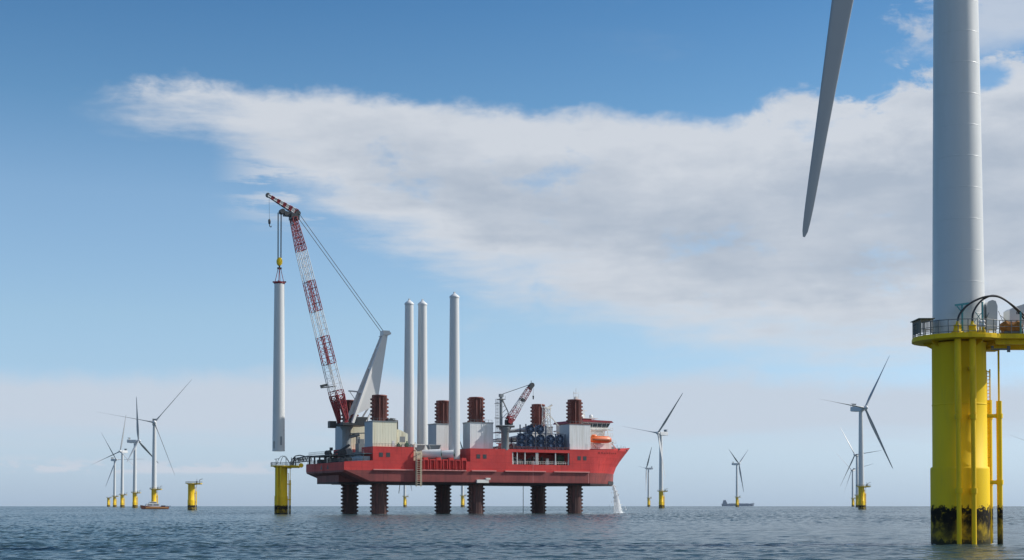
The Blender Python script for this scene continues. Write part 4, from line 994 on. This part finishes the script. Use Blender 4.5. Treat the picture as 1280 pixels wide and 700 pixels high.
mb = MB(); pa = tl(at(414, 560, 545)); mb.tube((pa.x, pa.y, 19), (pa.x, pa.y, 24.4), .12, n=6); mb.box(pa.x - .5, pa.x + .5, pa.y - .5, pa.y + .5, 24.2, 25.4); mb.box(pa.x - .4, pa.x + .4, pa.y - .4, pa.y + .4, 22.4, 23.2)
mb.build('search_light', M['dark'], vs)
# ---- gangway from the stern to the bare foundation (carried by the ship)
g0 = ship(-56.5, -18, 21.2); gf = MAINF.location; g1 = Vector((gf.x + 5.6, gf.y - .5, PZ + 1.9))
t = thing('gangway', 'dark lattice gangway reaching from the vessel stern to the bare yellow foundation', 'gangway', g0, 0)
mb = MB(); G0, G1 = Vector((0, 0, 0)), g1 - g0
sd_ = Vector((0, 0, 1)).cross(G1.normalized()).normalized()
lattice(mb, G0, G1, 1.6, 1.4, 2.0, 1.5, sd_, 10, .13, .09); mb.build('truss', M['rail'], t)
mb = MB(); mb.bar(G0 + Vector((0, 0, -.9)), G1 + Vector((0, 0, -.72)), 1.4, .12); mb.build('walkway', M['grey'], t)
mb = MB(); q_ = G1 + Vector((-.3, 0, -.8)); mb.pipe([q_ + Vector((-1.5, 0, -1.2)), q_ + Vector((-1.2, 0, 1.2)), q_ + Vector((0, 0, 2.4)), q_ + Vector((1.6, 0, 2.7)), q_ + Vector((3.5, 0, 2.3))], .2, 8); mb.bar(q_ + Vector((-1.0, 0, -1.0)), q_ + Vector((-.2, 0, 2.0)), .9, .6); mb.build('landing_arm', M['dark'], t)
mb = MB(); q_ = G1 + Vector((2.0, -.9, -1.9)); mb.tube(q_, q_ + Vector((0, -.5, 0)), .85, .8, n=20); mb.build('fender_disc', M['yel_clean'], t)

# ---- gallery amidships
for u in (11.6, 13.6, 17.0, 21.9, 22.6, 30.5, 36.4): MB().bw(u - .16, u + .16, 19.3, 19.8, 18.94, 23.6).build('gallery_post', M['mast_grey'], vs)
mb = MB()
for i in range(26):
    u = 12 + i * 1.0; mb.tube((u, -19.55, 18.94), (u, -19.55, 20.1), .05, n=5)
for z in (19.5, 20.1): mb.tube((11.5, -19.55, z), (36.5, -19.55, z), .05, n=5)
mb.build('railing', M['deckwhite'], vs)
random.seed(3)
mb = MB(); u = 12.2
while u < 35.5:
    du = rnd(.5, 1.6); h_ = rnd(.8, 3.6); w0 = rnd(13, 16.5); mb.cur = random.choice((0, 0, 0, 1, 2)); mb.bw(u, u + du, w0, w0 + rnd(.5, 1.4), 18.94, 18.94 + h_)
    if random.random() < .6: mb.tube((u, -17.5, rnd(20, 23)), (u + rnd(1, 3), -17.6, rnd(19.5, 23)), .12, n=6)
    u += du + rnd(.1, .9)
mb.build('gallery_machinery', [M['dark'], M['grey'], M['deckwhite']], vs)
mb = MB(); mb.bw(33.6, 36.2, 15.5, 16.5, 18.94, 22.8); mb.build('gallery_door', M['green'], vs)
mb = MB()
for i in range(25):
    u = 11.8 + i * 1.03; mb.tube((u, -19.7, 24.76), (u, -19.7, 25.75), .05, n=5)
for z in (25.25, 25.75): mb.tube((11.6, -19.7, z), (36.8, -19.7, z), .05, n=5)
mb.bw(12, 36, 15, 16, 24.76, 25.1)
mb.build('railing', M['leg'], vs)

random.seed(21)
for k in range(5):                                   # small deck things amidships
    u = -36 + k * 1.7; mb = MB(); hh = (1.6, .9, 2.2, 1.2, 1.8)[k]; mb.bw(u, u + .9, 18.4, 19.4, 24.705, 24.7 + hh * .7); mb.tube((u + .45, -18.9, 24.7 + hh * .65), (u + .45, -18.9, 24.7 + hh), .22, .3, n=8)
    mb.build('deck_vent', M[('green', 'deckwhite', 'green', 'grey', 'deckwhite')[k]], vs)
mb = MB()
for i in range(14): mb.tube((-29.6 + i * 1.75, -11, 18.94), (-29.6 + i * 1.75, -11, 21.2 + (i % 3) * .5), .14, n=6)
mb.tube((-29.6, -11, 21.0), (-6.9, -11, 21.0), .12, n=6); mb.tube((-29.6, -11.4, 20.2), (-6.9, -11.4, 20.2), .25, n=8); mb.bw(-27, -23, 5, 9, 18.94, 22.4); mb.bw(-14, -8, 4, 9, 18.94, 23.6)
mb.build('pipe_rack', M['grey'], vs)
for sg, u0, u1, z in ((1, -46, -36.4, 24.7), (1, 4.6, 11, 24.7), (1, -30.4, -36, 24.7)):
    mb = MB(); n_ = int(abs(u1 - u0) / 1.2)
    for i in range(n_ + 1): u = u0 + (u1 - u0) * i / n_; mb.tube((u, -19.8, z), (u, -19.8, z + 1.1), .05, n=5)
    for dz in (.55, 1.1): mb.tube((u0, -19.8, z + dz), (u1, -19.8, z + dz), .045, n=5)
    mb.build('railing', M['rail'], vs)
for (u, w_, z0, h_, d_) in ((-36.0, 17.9, 24.72, 2.2, 1), (37.9, 19.004, 25.15, 2.3, 0), (45.2, 19.004, 25.15, 2.3, 0), (-37.6, 19.004, 24.75, 2.2, 0), (3.2, 17.36, 24.75, 2.3, 0)):
    mb = MB(); mb.bw(u - .5, u + .5, w_, w_ + .06, z0, z0 + h_); mb.build('house_door', M['mast_grey'], vs)
# ---- stored blades: dark blue root frames facing starboard
BL = [(651.4, 546.8, 'lowest left'), (662.6, 536.6, 'top'), (675, 536.6, 'top right'), (662.8, 548.2, ''), (675.6, 548.4, ''), (688, 548.6, ''), (699.5, 548.6, ''),
      (651.4, 556.5, ''), (662.8, 556.8, ''), (675.6, 557, ''), (688, 557.2, ''), (699.5, 557.2, '')]
BLAB = ['dark blue blade root at the left end of the upper long row of the rack', 'dark blue blade root on top of the rack, left one of the two highest', 'dark blue blade root on top of the rack, right one of the two highest',
        'dark blue blade root directly under the left one of the two highest', 'dark blue blade root directly under the right one of the two highest', 'dark blue blade root in the upper long row, second from its right end', 'dark blue blade root at the right end of the upper long row of the rack',
        'dark blue blade root at the left end of the bottom row', 'dark blue blade root second from the left in the bottom row', 'dark blue blade root in the middle of the bottom row', 'dark blue blade root second from the right in the bottom row', 'dark blue blade root at the right end of the bottom row']
def on_plane(px, py, w_):
    lo_, hi_ = 480.0, 640.0
    for _ in range(50):
        md = (lo_ + hi_) / 2; q_ = tl(at(px, py, md))
        if -q_.y > w_: lo_ = md
        else: hi_ = md
    return q_
def frames_mesh():
    mb = MB(); mb.loft([[Vector((r_ * math.cos(2 * math.pi * k / 24), y, r_ * math.sin(2 * math.pi * k / 24))) for k in range(24)] for r_, y in ((1.62, -.5), (1.68, -.35), (1.68, .6), (1.3, .7))], True, False)
    mb.loft([[Vector((r_ * math.cos(2 * math.pi * k / 24), y, r_ * math.sin(2 * math.pi * k / 24))) for k in range(24)] for r_, y in ((1.25, .3), (1.62, -.5))], True, False)
    for k in range(4): a = k * math.pi / 4 + .2; mb.bar((1.5 * math.cos(a), -.25, 1.5 * math.sin(a)), (-1.5 * math.cos(a), -.25, -1.5 * math.sin(a)), .22, .16)
    mb.tube((0, -.45, 0), (0, .2, 0), .5, n=14)
    return mb.mesh('root_frame', M['navy_lit'])
fm = frames_mesh()
mb = MB(); mb.tube((0, .25, 0), (0, .32, 0), 1.4, n=20); cm = mb.mesh('root_cover', M['navy'])
mb = MB(); mb.loft([[Vector((cx * math.cos(2 * math.pi * k / 14), y, tz * math.sin(2 * math.pi * k / 14))) for k in range(14)] for y, cx, tz in ((.35, .95, .95), (3, .95, .95), (9, 1.5, .6), (20, 1.2, .35), (34, .7, .2))], True); bmsh = mb.mesh('blade_body', M['blade'])
for (px, py, _), lab in zip(BL, BLAB):
    q_ = on_plane(px, py, 17.5); t = thing('stored_blade', lab, 'turbine blade', VM @ q_, PSI, 'turbine blades stored in the deck rack')
    link('root_frame', fm, t); link('root_cover', cm, t); link('blade_body', bmsh, t)
mb = MB()
for px, t_ in ((646, 546), (657, 530), (669, 531), (682, 532), (694, 543), (706, 543)):
    q_ = on_plane(px, t_, 17.5); mb.box(q_.x - .2, q_.x + .2, -17.9, -17.5, 24.78, q_.z); mb.box(q_.x - .2, q_.x + .2, -13.2, -12.8, 24.78, q_.z)
for py in (542, 552.5):
    a = on_plane(647, py, 17.5); b = on_plane(705, py + .6, 17.5); mb.bar((a.x, -17.2, a.z), (b.x, -17.2, b.z), .25, .3)
for i in range(14): u = 13 + i * 1.75; mb.box(u, u + .35, -18.6, -18.2, 24.78, 25.6)
mb.build('blade_rack', M['navy'], vs)
mb = MB(); a = on_plane(624, 538.5, 8); b = on_plane(657, 536, 8); b.z -= .3
mb.loft([[a + (b - a) * f_ + Vector((0, .25 * math.cos(2 * math.pi * k / 10), hh * math.sin(2 * math.pi * k / 10))) for k in range(10)] for f_, hh in ((0, .1), (.3, .3), (.6, .6), (1, .9))], True)
tag(mb.build('spare_blade', M['blade']), 'pale blade tip lying level behind the deck rack, pointing at the small red crane', 'turbine blade').matrix_world = VM
mb = MB(); a = on_plane(621, 550.5, 10); b = on_plane(648, 549.5, 10); b.z -= .3
mb.loft([[a + (b - a) * f_ + Vector((0, .3 * math.cos(2 * math.pi * k / 10), hh * math.sin(2 * math.pi * k / 10))) for k in range(10)] for f_, hh in ((0, .2), (.4, .5), (1, .8))], True)
tag(mb.build('spare_blade', M['blade']), 'lower pale blade lying behind the deck rack beside the small crane column', 'turbine blade').matrix_world = VM

# ---- second crane (red and white boom)
c2u, c2w = 8.9, 18.6
mb = MB(); mb.lathe([(1.5, 24.3), (1.5, 31.6), (2.3, 32.4), (2.3, 33.0)], 24, c2u, -c2w); mb.box(c2u - 1.4, c2u + 1.2, -c2w - 1.3, -c2w + 1.3, 24.0, 24.9)
c2 = mb.build('deck_crane', M['grey'], vs)
mb = MB(); mb.box(c2u - 2.9, c2u + 3.0, -c2w - 2.2, -c2w + 2.2, 33.0, 33.7); mb.box(c2u - .5, c2u + 2.4, -c2w - 2.0, -c2w - .6, 33.9, 35.8); mb.build('cab_deck', M['dark'], c2)
c2b = c2w + 1.2; A = Vector((c2u + .5, -c2b, 34.6)); B = on_plane(664, 482, c2b)
mb = MB(); D = B - A; yv = Vector((0, 1, 0))
for f0, f1, c_ in ((.14, .42, 0), (.42, .62, 1), (.62, .92, 0)):
    mb.cur = c_; lattice(mb, A + D * f0, A + D * f1, 2.4 - f0, 2.4 - f1, 2.7 - 1.0 * f0, 2.7 - 1.0 * f1, yv, int(20 * (f1 - f0)), .11, .055)
mb.cur = 0; lattice(mb, A, A + D * .14, 3.0, 2.3, 1.0, 2.6, yv, 3, .22, .14); mb.bar(A, A + D * .12, 3.2, .7)
mb.bar(A + D * .05 + Vector((-1.2, 0, 1.3)), A + D * .13 + Vector((1.2, 0, 1.0)), 2.6, .3)
mb.cur = 2; mb.bar(A + D * .92, B, 1.6, 1.6); mb.tube(B + Vector((.3, -.6, .2)), B + Vector((.3, .6, .2)), .9, n=14); mb.tube(B, B + Vector((0, 0, 2.0)), .1, n=5); mb.bar(A + D * .60, A + D * .64, 2.4, 1.6)
mb.build('boom', [M['crane_red'], M['crane_white'], M['dark']], c2)
mt_ = on_plane(622.5, 494, c2w); mx = c2u - 1.7
mb = MB(); mb.tube((mx, -c2w, 33.9), (mx, -c2w, mt_.z), .55, n=12); mb.bar((mx, -c2w, mt_.z - .6), (c2u + 1.3, -c2w, 39.0), .35, .35); mb.bar((c2u + 1.3, -c2w, 33.9), (c2u + 1.3, -c2w, 39.0), .3, .3)
for i in range(4): mb.bar((mx, -c2w, 36 + i * 2.2), (mx + 2.5 - i * .5, -c2w, 38.5 + i * 1.4), .18, .18)
mb.box(mx - 1.3, mx + 1.3, -c2w - 1.2, -c2w + 1.2, mt_.z - 1.7, mt_.z - 1.4); mb.box(mx - .7, mx + .7, -c2w - .7, -c2w + .7, mt_.z - .6, mt_.z + .5)
for x in (-1.2, 1.2): mb.tube((mx + x, -c2w - 1.1, mt_.z - 1.4), (mx + x, -c2w - 1.1, mt_.z - .2), .06, n=5)
mb.build('mast', M['grey'], c2)
mb = MB(); lx = mx - 1.6
for x in (-.5, .5):
    for y in (-.5, .5): mb.tube((lx + x, -c2w + y, 27), (lx + x, -c2w + y, mt_.z - 1.4), .07, n=5)
for i in range(14):
    z = 27.5 + i * 1.25
    for y in (-.5, .5): mb.bar((lx - .5, -c2w + y, z), (lx + .5, -c2w + y, z), .08, .08)
for z in (31, 36.5, 42): mb.box(lx - .9, lx + .9, -c2w - .9, -c2w + .9, z, z + .15)
mb.build('ladder_cage', M['grey'], c2)
mb = MB()
for y in (-.6, .6): mb.tube((mx, -c2w + y, mt_.z + .3), B + Vector((-.8, y, .3)), .06, n=5)
mb.build('stay_line', M['rope'], c2)
mb = MB(); h0 = B + Vector((.9, 0, -.3)); mb.tube(h0, h0 - Vector((0, 0, 3.6)), .05, n=5); mb.tube(h0 - Vector((0, 0, 3.6)), h0 - Vector((0, 0, 5.0)), .35, .2, n=8); mb.build('hook', M['dark'], c2)
mb = MB(); random.seed(11)
for i in range(7): u = 9.6 + i * 1.0; mb.cur = i % 3 == 2; mb.bw(u, u + rnd(.6, 1.1), 10.5 + rnd(0, 2), 14.5, 24.76, 25.4 + rnd(.3, 2.0))
for i in range(3): mb.cur = 0; mb.bar((8.8 + i, -13, 25), (11.6 + i, -13.5, 27 - i * .3), .5, .5)
mb.bw(8.5, 16.5, 12, 12.4, 27.0, 27.3)
mb.build('deck_gear', [M['crane_red'], M['crane_white']], vs)

# ---- truss tower, mast clutter between the forward legs
mb = MB()
lattice(mb, (33.0, -8, 24.8), (33.0, -8, 41.5), 3.0, 2.2, 3.0, 2.2, Vector((1, 0, 0)), 7, .16, .1)
mb.bar((33, -8, 41.5), (35.6, -8, 43.2), .6, .6); mb.bar((31.5, -8, 42.2), (34.8, -8, 41.6), 1.6, .4); mb.bar((33.5, -8, 40), (38.5, -8, 35.0), .35, .35); mb.bar((31.6, -8, 40.5), (30.6, -8, 43.4), .2, .2)
mb.build('truss_tower', M['deckwhite'], vs)
mb = MB(); mb.bw(24, 37, -10, 6, 24.76, 27.5); mb.bw(30, 37, -10, 6, 27.5, 30.2)
for i in range(12): mb.tube((37.5 - i * .9, -6.2, 30.2), (37.5 - i * .9, -6.2, 31.5), .06, n=5)
for z in (30.9, 31.5): mb.tube((27.5, -6.2, z), (37.5, -6.2, z), .06, n=5)
mb.build('deck_house', M['deckwhite'], vs)
# ---- bridge
mb = MB(); mb.bw(46.9, 60, -13, 13.6, 25.22, 28.2); mb.bw(47.5, 58.5, -12, 12, 28.2, 31.0); mb.bw(48.5, 57.5, -11, 11, 31.0, 33.4)
br = mb.build('superstructure', M['deckwhite'], vs)
mb = MB(); bw_ = 11.5
q_ = [(47.3, 33.42), (60.0, 33.42), (60.6, 34.0), (47.3, 34.0)]
mb.prismw(q_, -bw_, bw_); mb.prismw([(48.2, 34.0), (59.6, 34.0), (61.4, 36.6), (48.2, 36.6)], -bw_ + .8, bw_ - .8)
whb = mb.build('wheelhouse', M['deckwhite'], br)
mb = MB(); mb.prismw([(48.6, 34.5), (59.95, 34.5), (61.1, 36.2), (48.6, 36.2)], bw_ - .797, bw_ - .76)
mb.add([(59.98, y, 34.5) for y in (-10.4, 10.4)] + [(61.2, y, 36.25) for y in (10.4, -10.4)], [(0, 1, 2, 3)])
mb.build('window_band', M['glass'], whb)
mb = MB()
for u in (50.4, 52.6, 54.8, 57.0, 59.0): mb.tube((u, -bw_ + .72, 34.5), (u + .35, -bw_ + .72, 36.2), .09, n=4)
mb.build('window_frame', M['deckwhite'], whb)
mb = MB(); mb.prismw([(47.0, 36.62), (62.2, 36.62), (61.4, 37.3), (48.0, 37.6)], -bw_ - .1, bw_ + .1); mb.prismw([(51, 37.6), (56, 37.6), (55.5, 38.4), (51.5, 38.4)], -3, 5); mb.build('roof', M['crane_red'], whb)
mb = MB()
for u0_, u1_, z, w0 in ((46.9, 62.5, 28.2, 13.3), (47.5, 61.5, 31.0, 12.4), (47.3, 61.8, 33.4, 11.9)):
    mb.bw(u0_, u1_, w0 - 1.2, w0, z, z + .14)
    for i in range(14): u = u0_ + .2 + i * (u1_ - u0_ - .4) / 13; mb.tube((u, -w0 + .06, z + .14), (u, -w0 + .06, z + 1.2), .06, n=5)
    for dz in (.65, 1.2): mb.tube((u0_, -w0 + .06, z + dz), (u1_, -w0 + .06, z + dz), .05, n=5)
for i in range(6): mb.bar((62.2, -10 + i * 3.5, 25.3), (60.2, -10 + i * 3.5, 33.3), .2, .2)
mb.bar((61.5, -12.5, 28.3), (58.0, -12.0, 31.0), .9, .2); mb.bar((63.5, -12.5, 25.3), (61.0, -12.0, 28.2), .9, .2)
mb.build('balcony', M['deckwhite'], br)
mb = MB()
for u, w_, z0, z1 in ((52.5, 3, 38.4, 42.0), (55.8, -1, 38.4, 43.0), (50.5, 6, 37.5, 40.5)): mb.tube((u, -w_, z0), (u, -w_, z1), .14, n=6)
mb.bar((51.5, -3, 41), (53.6, -3, 41), .2, .35); mb.bar((54.6, 1, 42), (57.2, 1, 42), .25, .4); mb.box(50, 58, -6.5, 4.5, 38.35, 38.5); mb.tube((50.5, -6, 37.5), (50.5, -6, 38.4), .2, n=6); mb.box(54.4, 55.4, -.5, .5, 38.4, 40.6); mb.tube((57.5, -4, 37.5), (57.5, -4, 39.4), .1, n=5)
mb.build('radar_mast', M['deckwhite'], br)
for u, w_, z in ((51.3, 4.5, 39.3), (57.0, 2.5, 39.4)):
    mb = MB(); mb.lathe([(.1, z - .9), (.5, z - .8), (.85, z - .2), (.85, z + .2), (.5, z + .75), (.05, z + .95)], 16, u, -w_); mb.tube((u, -w_, 37.4), (u, -w_, z - .8), .2, n=6); mb.build('radome', M['crane_white'], br)
mb = MB(); a = on_plane(720, 499, 14.7)
for dx, dz in ((0, 4.5), (-1, 3.2), (1.2, 2.2)): mb.tube((a.x + dx, -14.7, 45.1), (a.x + dx, -14.7, 45.1 + dz), .09, n=5)
mb.bar((a.x - 1.2, -14.7, 47.6), (a.x + 1.3, -14.7, 47.8), .2, .2); mb.box(a.x - .5, a.x + .6, -15.2, -14.2, 45.1, 46.3)
mb.build('leg_antenna', M['deckwhite'], vs)
# lifeboat on its davits
p = on_plane(751, 549.7, 15.5); t = thing('lifeboat', 'orange enclosed lifeboat hanging beside the white bridge', 'lifeboat', VM @ p, PSI)
mb = MB(); rings = []
for x, k0 in ((-4.9, .25), (-4.6, .62), (-3.6, .9), (-2, 1), (2, 1), (3.6, .86), (4.6, .5), (4.95, .15)):
    rings.append([Vector((x, 1.45 * k0 * math.cos(a), (1.35 if math.sin(a) < 0 else 1.5) * (k0 ** .7) * math.sin(a))) for a in [2 * math.pi * k / 18 for k in range(18)]])
mb.loft(rings, True); mb.build('boat_hull', M['orange'], t)
mb = MB(); mb.loft([[Vector((x, .75 * s_ * math.cos(a), 1.35 + .7 * s_ * math.sin(a))) for a in [2 * math.pi * k / 14 for k in range(14)]] for x, s_ in ((-4.2, .6), (-3.8, 1), (-2.4, 1), (-2.0, .6))], True); mb.build('cockpit', M['orange'], t)
mb = MB(); mb.pipe([(-4.8, 0, -.05), (-4.4, -1.0, -.05), (-3, -1.42, -.05), (3, -1.42, -.05), (4.3, -.9, -.05), (4.9, 0, -.05)], .1, 6); mb.build('rubbing_strake', M['dark'], t)
mb = MB()
for dx in (-3.3, 3.2):
    x = p.x + dx; mb.bar((x, -11.5, 25.3), (x, -13.0, 33.2), .4, .4); mb.bar((x, -13.0, 33.2), (x, -15.6, 33.4), .35, .35); mb.tube((x, -15.5, 33.3), (x, -15.5, p.z + 1.2), .06, n=5)
mb.prismw([(p.x - 2.6, p.z - 1.7), (p.x + 2.2, p.z - 1.7), (p.x + .8, 26.3), (p.x - 1.4, 26.3)], 14.8, 13.2); mb.bw(p.x - .6, p.x + .4, 13.4, 14.4, 25.22, 26.3)
mb.build('davit', M['deckwhite'], vs)
mb = MB()
for i in range(14):
    u = 62 + i * .95; b_ = max(.4, side_at(min(u, 74.5), 25.1) - .6); mb.tube((u, -b_, 25.2), (u, -b_, 26.6 + (i % 4 == 0) * .9), .07, n=5)
mb.tube((64, -6, 25.2), (64, -6, 30.5), .16, n=6); mb.bar((62.5, -6, 29.8), (65.5, -6, 29.8), .12, .12); mb.box(63, 65, -9, -7, 25.25, 26.6); mb.tube((67.5, -3, 26.6), (67.5, -1, 26.6), .8, n=12); mb.box(67, 68, -3.2, -.8, 25.25, 26.0)
mb.build('foredeck_gear', M['grey'], vs)
# small under-hull and side fittings
mb = MB(); mb.bw(-4.2, .8, HW + .004, HW + .9, 11.7, 12.9); mb.bw(-.4, 1.4, HW + .01, HW + 1.0, 12.9, 13.6); mb.build('side_box', M['deckwhite'], hull)
mb = MB(); q_ = on_plane(654, 610, 5); mb.tube((q_.x, q_.y, -.5), (q_.x, q_.y, 11.2), .12, n=6); q_ = on_plane(498.5, 607, 16); mb.tube((q_.x, q_.y, 7.6), (q_.x + .5, q_.y, 11.3), .12, n=6)
mb.build('sea_water_hose', M['dark'], vs)
mb = MB(); mb.bw(45.2, 45.4, HW + .004, HW + .03, 11.9, 15.9); mb.bw(20.3, 20.42, HW + .004, HW + .03, 11.9, 20.5); mb.build('draught_scale', M['light'], hull)

# ---- water jet from under the bow
M['spray'] = None
m = bpy.data.materials.new('spray'); m.use_nodes = True; tt = NT(m.node_tree); b = tt.n['Principled BSDF']
b.inputs['Base Color'].default_value = (.80, .83, .86, 1); b.inputs['Roughness'].default_value = .9; b.inputs['Specular IOR Level'].default_value = .1
co_ = tt.node('ShaderNodeTexCoord').outputs['Object']; mp = tt.node('ShaderNodeMapping'); tt.put(mp.inputs[0], co_); mp.inputs['Scale'].default_value = (1, 1, .35)
lw = tt.node('ShaderNodeLayerWeight'); lw.inputs[0].default_value = .35
al = tt.m('MULTIPLY', tt.ss(tt.noise(mp.outputs[0], 1.0, 5, .65), .36, .56, .45, 1), tt.ss(lw.outputs['Facing'], 1.0, .7)); tt.put(b.inputs['Alpha'], al)
tb = tt.node('ShaderNodeBsdfTranslucent'); tb.inputs[0].default_value = (.9, .92, .94, 1); tp_ = tt.node('ShaderNodeBsdfTransparent'); m1 = tt.node('ShaderNodeMixShader'); m2 = tt.node('ShaderNodeMixShader')
tt.put(m1.inputs[0], al); tt.l.new(tp_.outputs[0], m1.inputs[1]); tt.l.new(tb.outputs[0], m1.inputs[2])
m2.inputs[0].default_value = .5; tt.l.new(b.outputs[0], m2.inputs[1]); tt.l.new(m1.outputs[0], m2.inputs[2]); tt.l.new(m2.outputs[0], tt.n['Material Output'].inputs['Surface'])
M['spray'] = m
a = on_plane(765.5, 607, 2.0); b2 = on_plane(772.5, 640.5, 2.0); rings = []
rg = random.Random(4)
for i in range(25):
    f_ = i / 24; c_ = Vector((a.x + (b2.x - a.x) * (f_ ** .6 if True else f_), a.y, a.z + (.0 - a.z) * (f_ ** 1.25))); rr = .4 + 1.6 * f_ ** 1.7
    rings.append([c_ + Vector((rr * (1 + .12 * rg.uniform(-1, 1)) * math.cos(2 * math.pi * k / 14), rr * (1 + .12 * rg.uniform(-1, 1)) * math.sin(2 * math.pi * k / 14), 0)) for k in range(14)])
mb = MB().loft(rings, True, False)
for i in range(110):                                   # droplets and splash
    f_ = rg.random(); r_ = rg.uniform(.08, .3); sp = 1.2 + 3.0 * (f_ > .8)
    c_ = Vector((a.x + (b2.x - a.x) * f_ ** .6 + rg.gauss(0, .5 + f_ * sp * .4), a.y + rg.gauss(0, .5 + f_), max(.1, a.z * (1 - f_ ** 1.25)) + rg.uniform(0, .5)))
    mb.lathe([(.02, c_.z - r_), (r_ * .8, c_.z - r_ * .5), (r_ * .8, c_.z + r_ * .6), (.02, c_.z + r_ * 1.3)], 6, c_.x, c_.y, caps=False)
o = mb.build('water_discharge', M['spray']); o.matrix_world = VM
tag(o, 'white jet of water falling from under the red bow into the sea', 'water jet', None, 'stuff')
jp = VM @ Vector((b2.x, a.y, 0)); PILES.append((jp.x, jp.y, 4.0)); PILES.append((jp.x - 3, jp.y, 4.0))

# ------------------------------------------------------------------ crew boat
Y = 1150.0; X = gx_at(193.5, Y)
t = thing('crew_boat', 'small crew boat with red brown hull and white cabin, below the left turbines', 'boat', (X, Y, drop(X, Y)), R(24))
mb = MB(); L_ = 11.0; rings = []
for x, hw, zt, zb in ((-11.4, .2, 3.3, 1.2), (-10.2, 1.5, 3.1, .1), (-8, 2.5, 2.7, -.4), (-3, 3.0, 2.1, -.5), (5, 3.0, 1.9, -.5), (10.0, 2.6, 1.9, -.4), (11, 2.4, 1.9, .2)):
    rings.append([Vector(p) for p in ((x, -hw, zt), (x, -hw * .85, max(zb, .2)), (x, 0, zb), (x, hw * .85, max(zb, .2)), (x, hw, zt))])
mb.loft(rings, False); mb.build('boat_hull', M['boat_brown'], t)
mb = MB(); mb.box(-7.6, 10.0, -3.08, -2.7, .75, 1.5); mb.build('boat_stripe', M['boat_tan'], t)
mb = MB(); mb.prismw([(-7.8, 2.2), (-6.6, 4.4), (3.4, 4.4), (4.0, 1.9)], -2.5, 2.5); mb.prismw([(-5.0, 4.4), (-4.1, 6.0), (1.4, 6.0), (1.8, 4.4)], -2.0, 2.0); cb = mb.build('cabin', M['crane_white'], t)
mb = MB(); mb.box(-6.0, -2.2, -2.55, -2.503, 3.0, 3.8); mb.box(-1.4, 2.8, -2.55, -2.503, 3.0, 3.8); mb.box(-3.9, 1.0, -2.06, -2.003, 4.9, 5.5); mb.build('cabin_window', M['glass'], cb)
mb = MB(); mb.tube((-1.5, 0, 6.0), (-1.5, 0, 8.4), .09, n=5); mb.tube((-2.2, 0, 7.4), (-.8, 0, 7.4), .07, n=5); mb.build('radio_mast', M['rail'], t)
mb = MB(); mb.box(5.2, 8.4, -1.6, 1.6, 1.9, 3.0); mb.bar((8.8, 0, 1.9), (12.8, 0, 2.6), .5, .4)
for i in range(6): mb.tube((4.5 + i * 1.1, -2.8, 1.9), (4.5 + i * 1.1, -2.8, 2.9), .07, n=5)
mb.tube((4.5, -2.8, 2.9), (10.2, -2.8, 2.9), .07, n=5); mb.build('aft_gear', M['dark'], t)
# ------------------------------------------------------------------ cargo ship on the horizon
Y = 6200.0; X = gx_at(922.5, Y)
t = thing('cargo_ship', 'long pale blue grey cargo ship on the horizon behind the lone turbine', 'ship', (X, Y, drop(X, Y)), R(3))
mb = MB(); rings = []
for x, hw, zt, k0 in ((-71, 8, 11.5, .5), (-66, 10.5, 11, .9), (-40, 11, 10.5, 1), (45, 11, 10.5, 1), (62, 8, 12.5, .75), (72, .6, 14.5, .5)):
    rings.append([Vector(p) for p in ((x, -hw, zt), (x - 0 - (3 if x > 60 else 0), -hw * k0, -2), (x - (3 if x > 60 else 0), hw * k0, -2), (x, hw, zt))])
mb.loft(rings, False)
mb.build('ship_hull', M['ship_grey'], t)
mb = MB(); mb.box(-66, -50, -9, 9, 10.8, 17); mb.box(-64, -53, -8, 8, 17, 23); mb.box(-62, -55, -9.5, 9.5, 23, 26); mb.box(-66, -62, -3, 3, 17, 25); mb.tube((-58, 0, 26), (-58, 0, 34), .5, n=6); mb.build('superstructure', M['ship_grey'], t)
mb = MB()
for x in (-30, -8, 14, 36): mb.box(x - 9, x + 9, -8, 8, 10.6, 12.2)
mb.tube((66, 0, 13), (66, 0, 22), .4, n=6); mb.build('hatch_cover', M['ship_grey'], t)

sea = make_sea()
# ------------------------------------------------------------------ the air between
hz = MB().box(-16000, 16000, -16000, 16000, -60, 150).build('haze', None) if False else None
me = bpy.data.meshes.new('haze'); v_ = [(x, y, z) for z in (-40, 150) for x, y in ((-9000, -9000), (9000, -9000), (9000, 9000), (-9000, 9000))]
me.from_pydata(v_, [], [(3, 2, 1, 0), (4, 5, 6, 7), (0, 1, 5, 4), (1, 2, 6, 5), (2, 3, 7, 6), (3, 0, 4, 7)])
m = bpy.data.materials.new('haze_air'); m.use_nodes = True; tt = NT(m.node_tree); tt.n.clear()
pv = tt.node('ShaderNodeVolumePrincipled'); pv.inputs['Color'].default_value = (.75, .86, 1, 1); pv.inputs['Density'].default_value = HAZE
tt.l.new(pv.outputs[0], tt.node('ShaderNodeOutputMaterial').inputs['Volume']); me.materials.append(m)
if HAZE: link('haze', me)['kind'] = 'stuff'
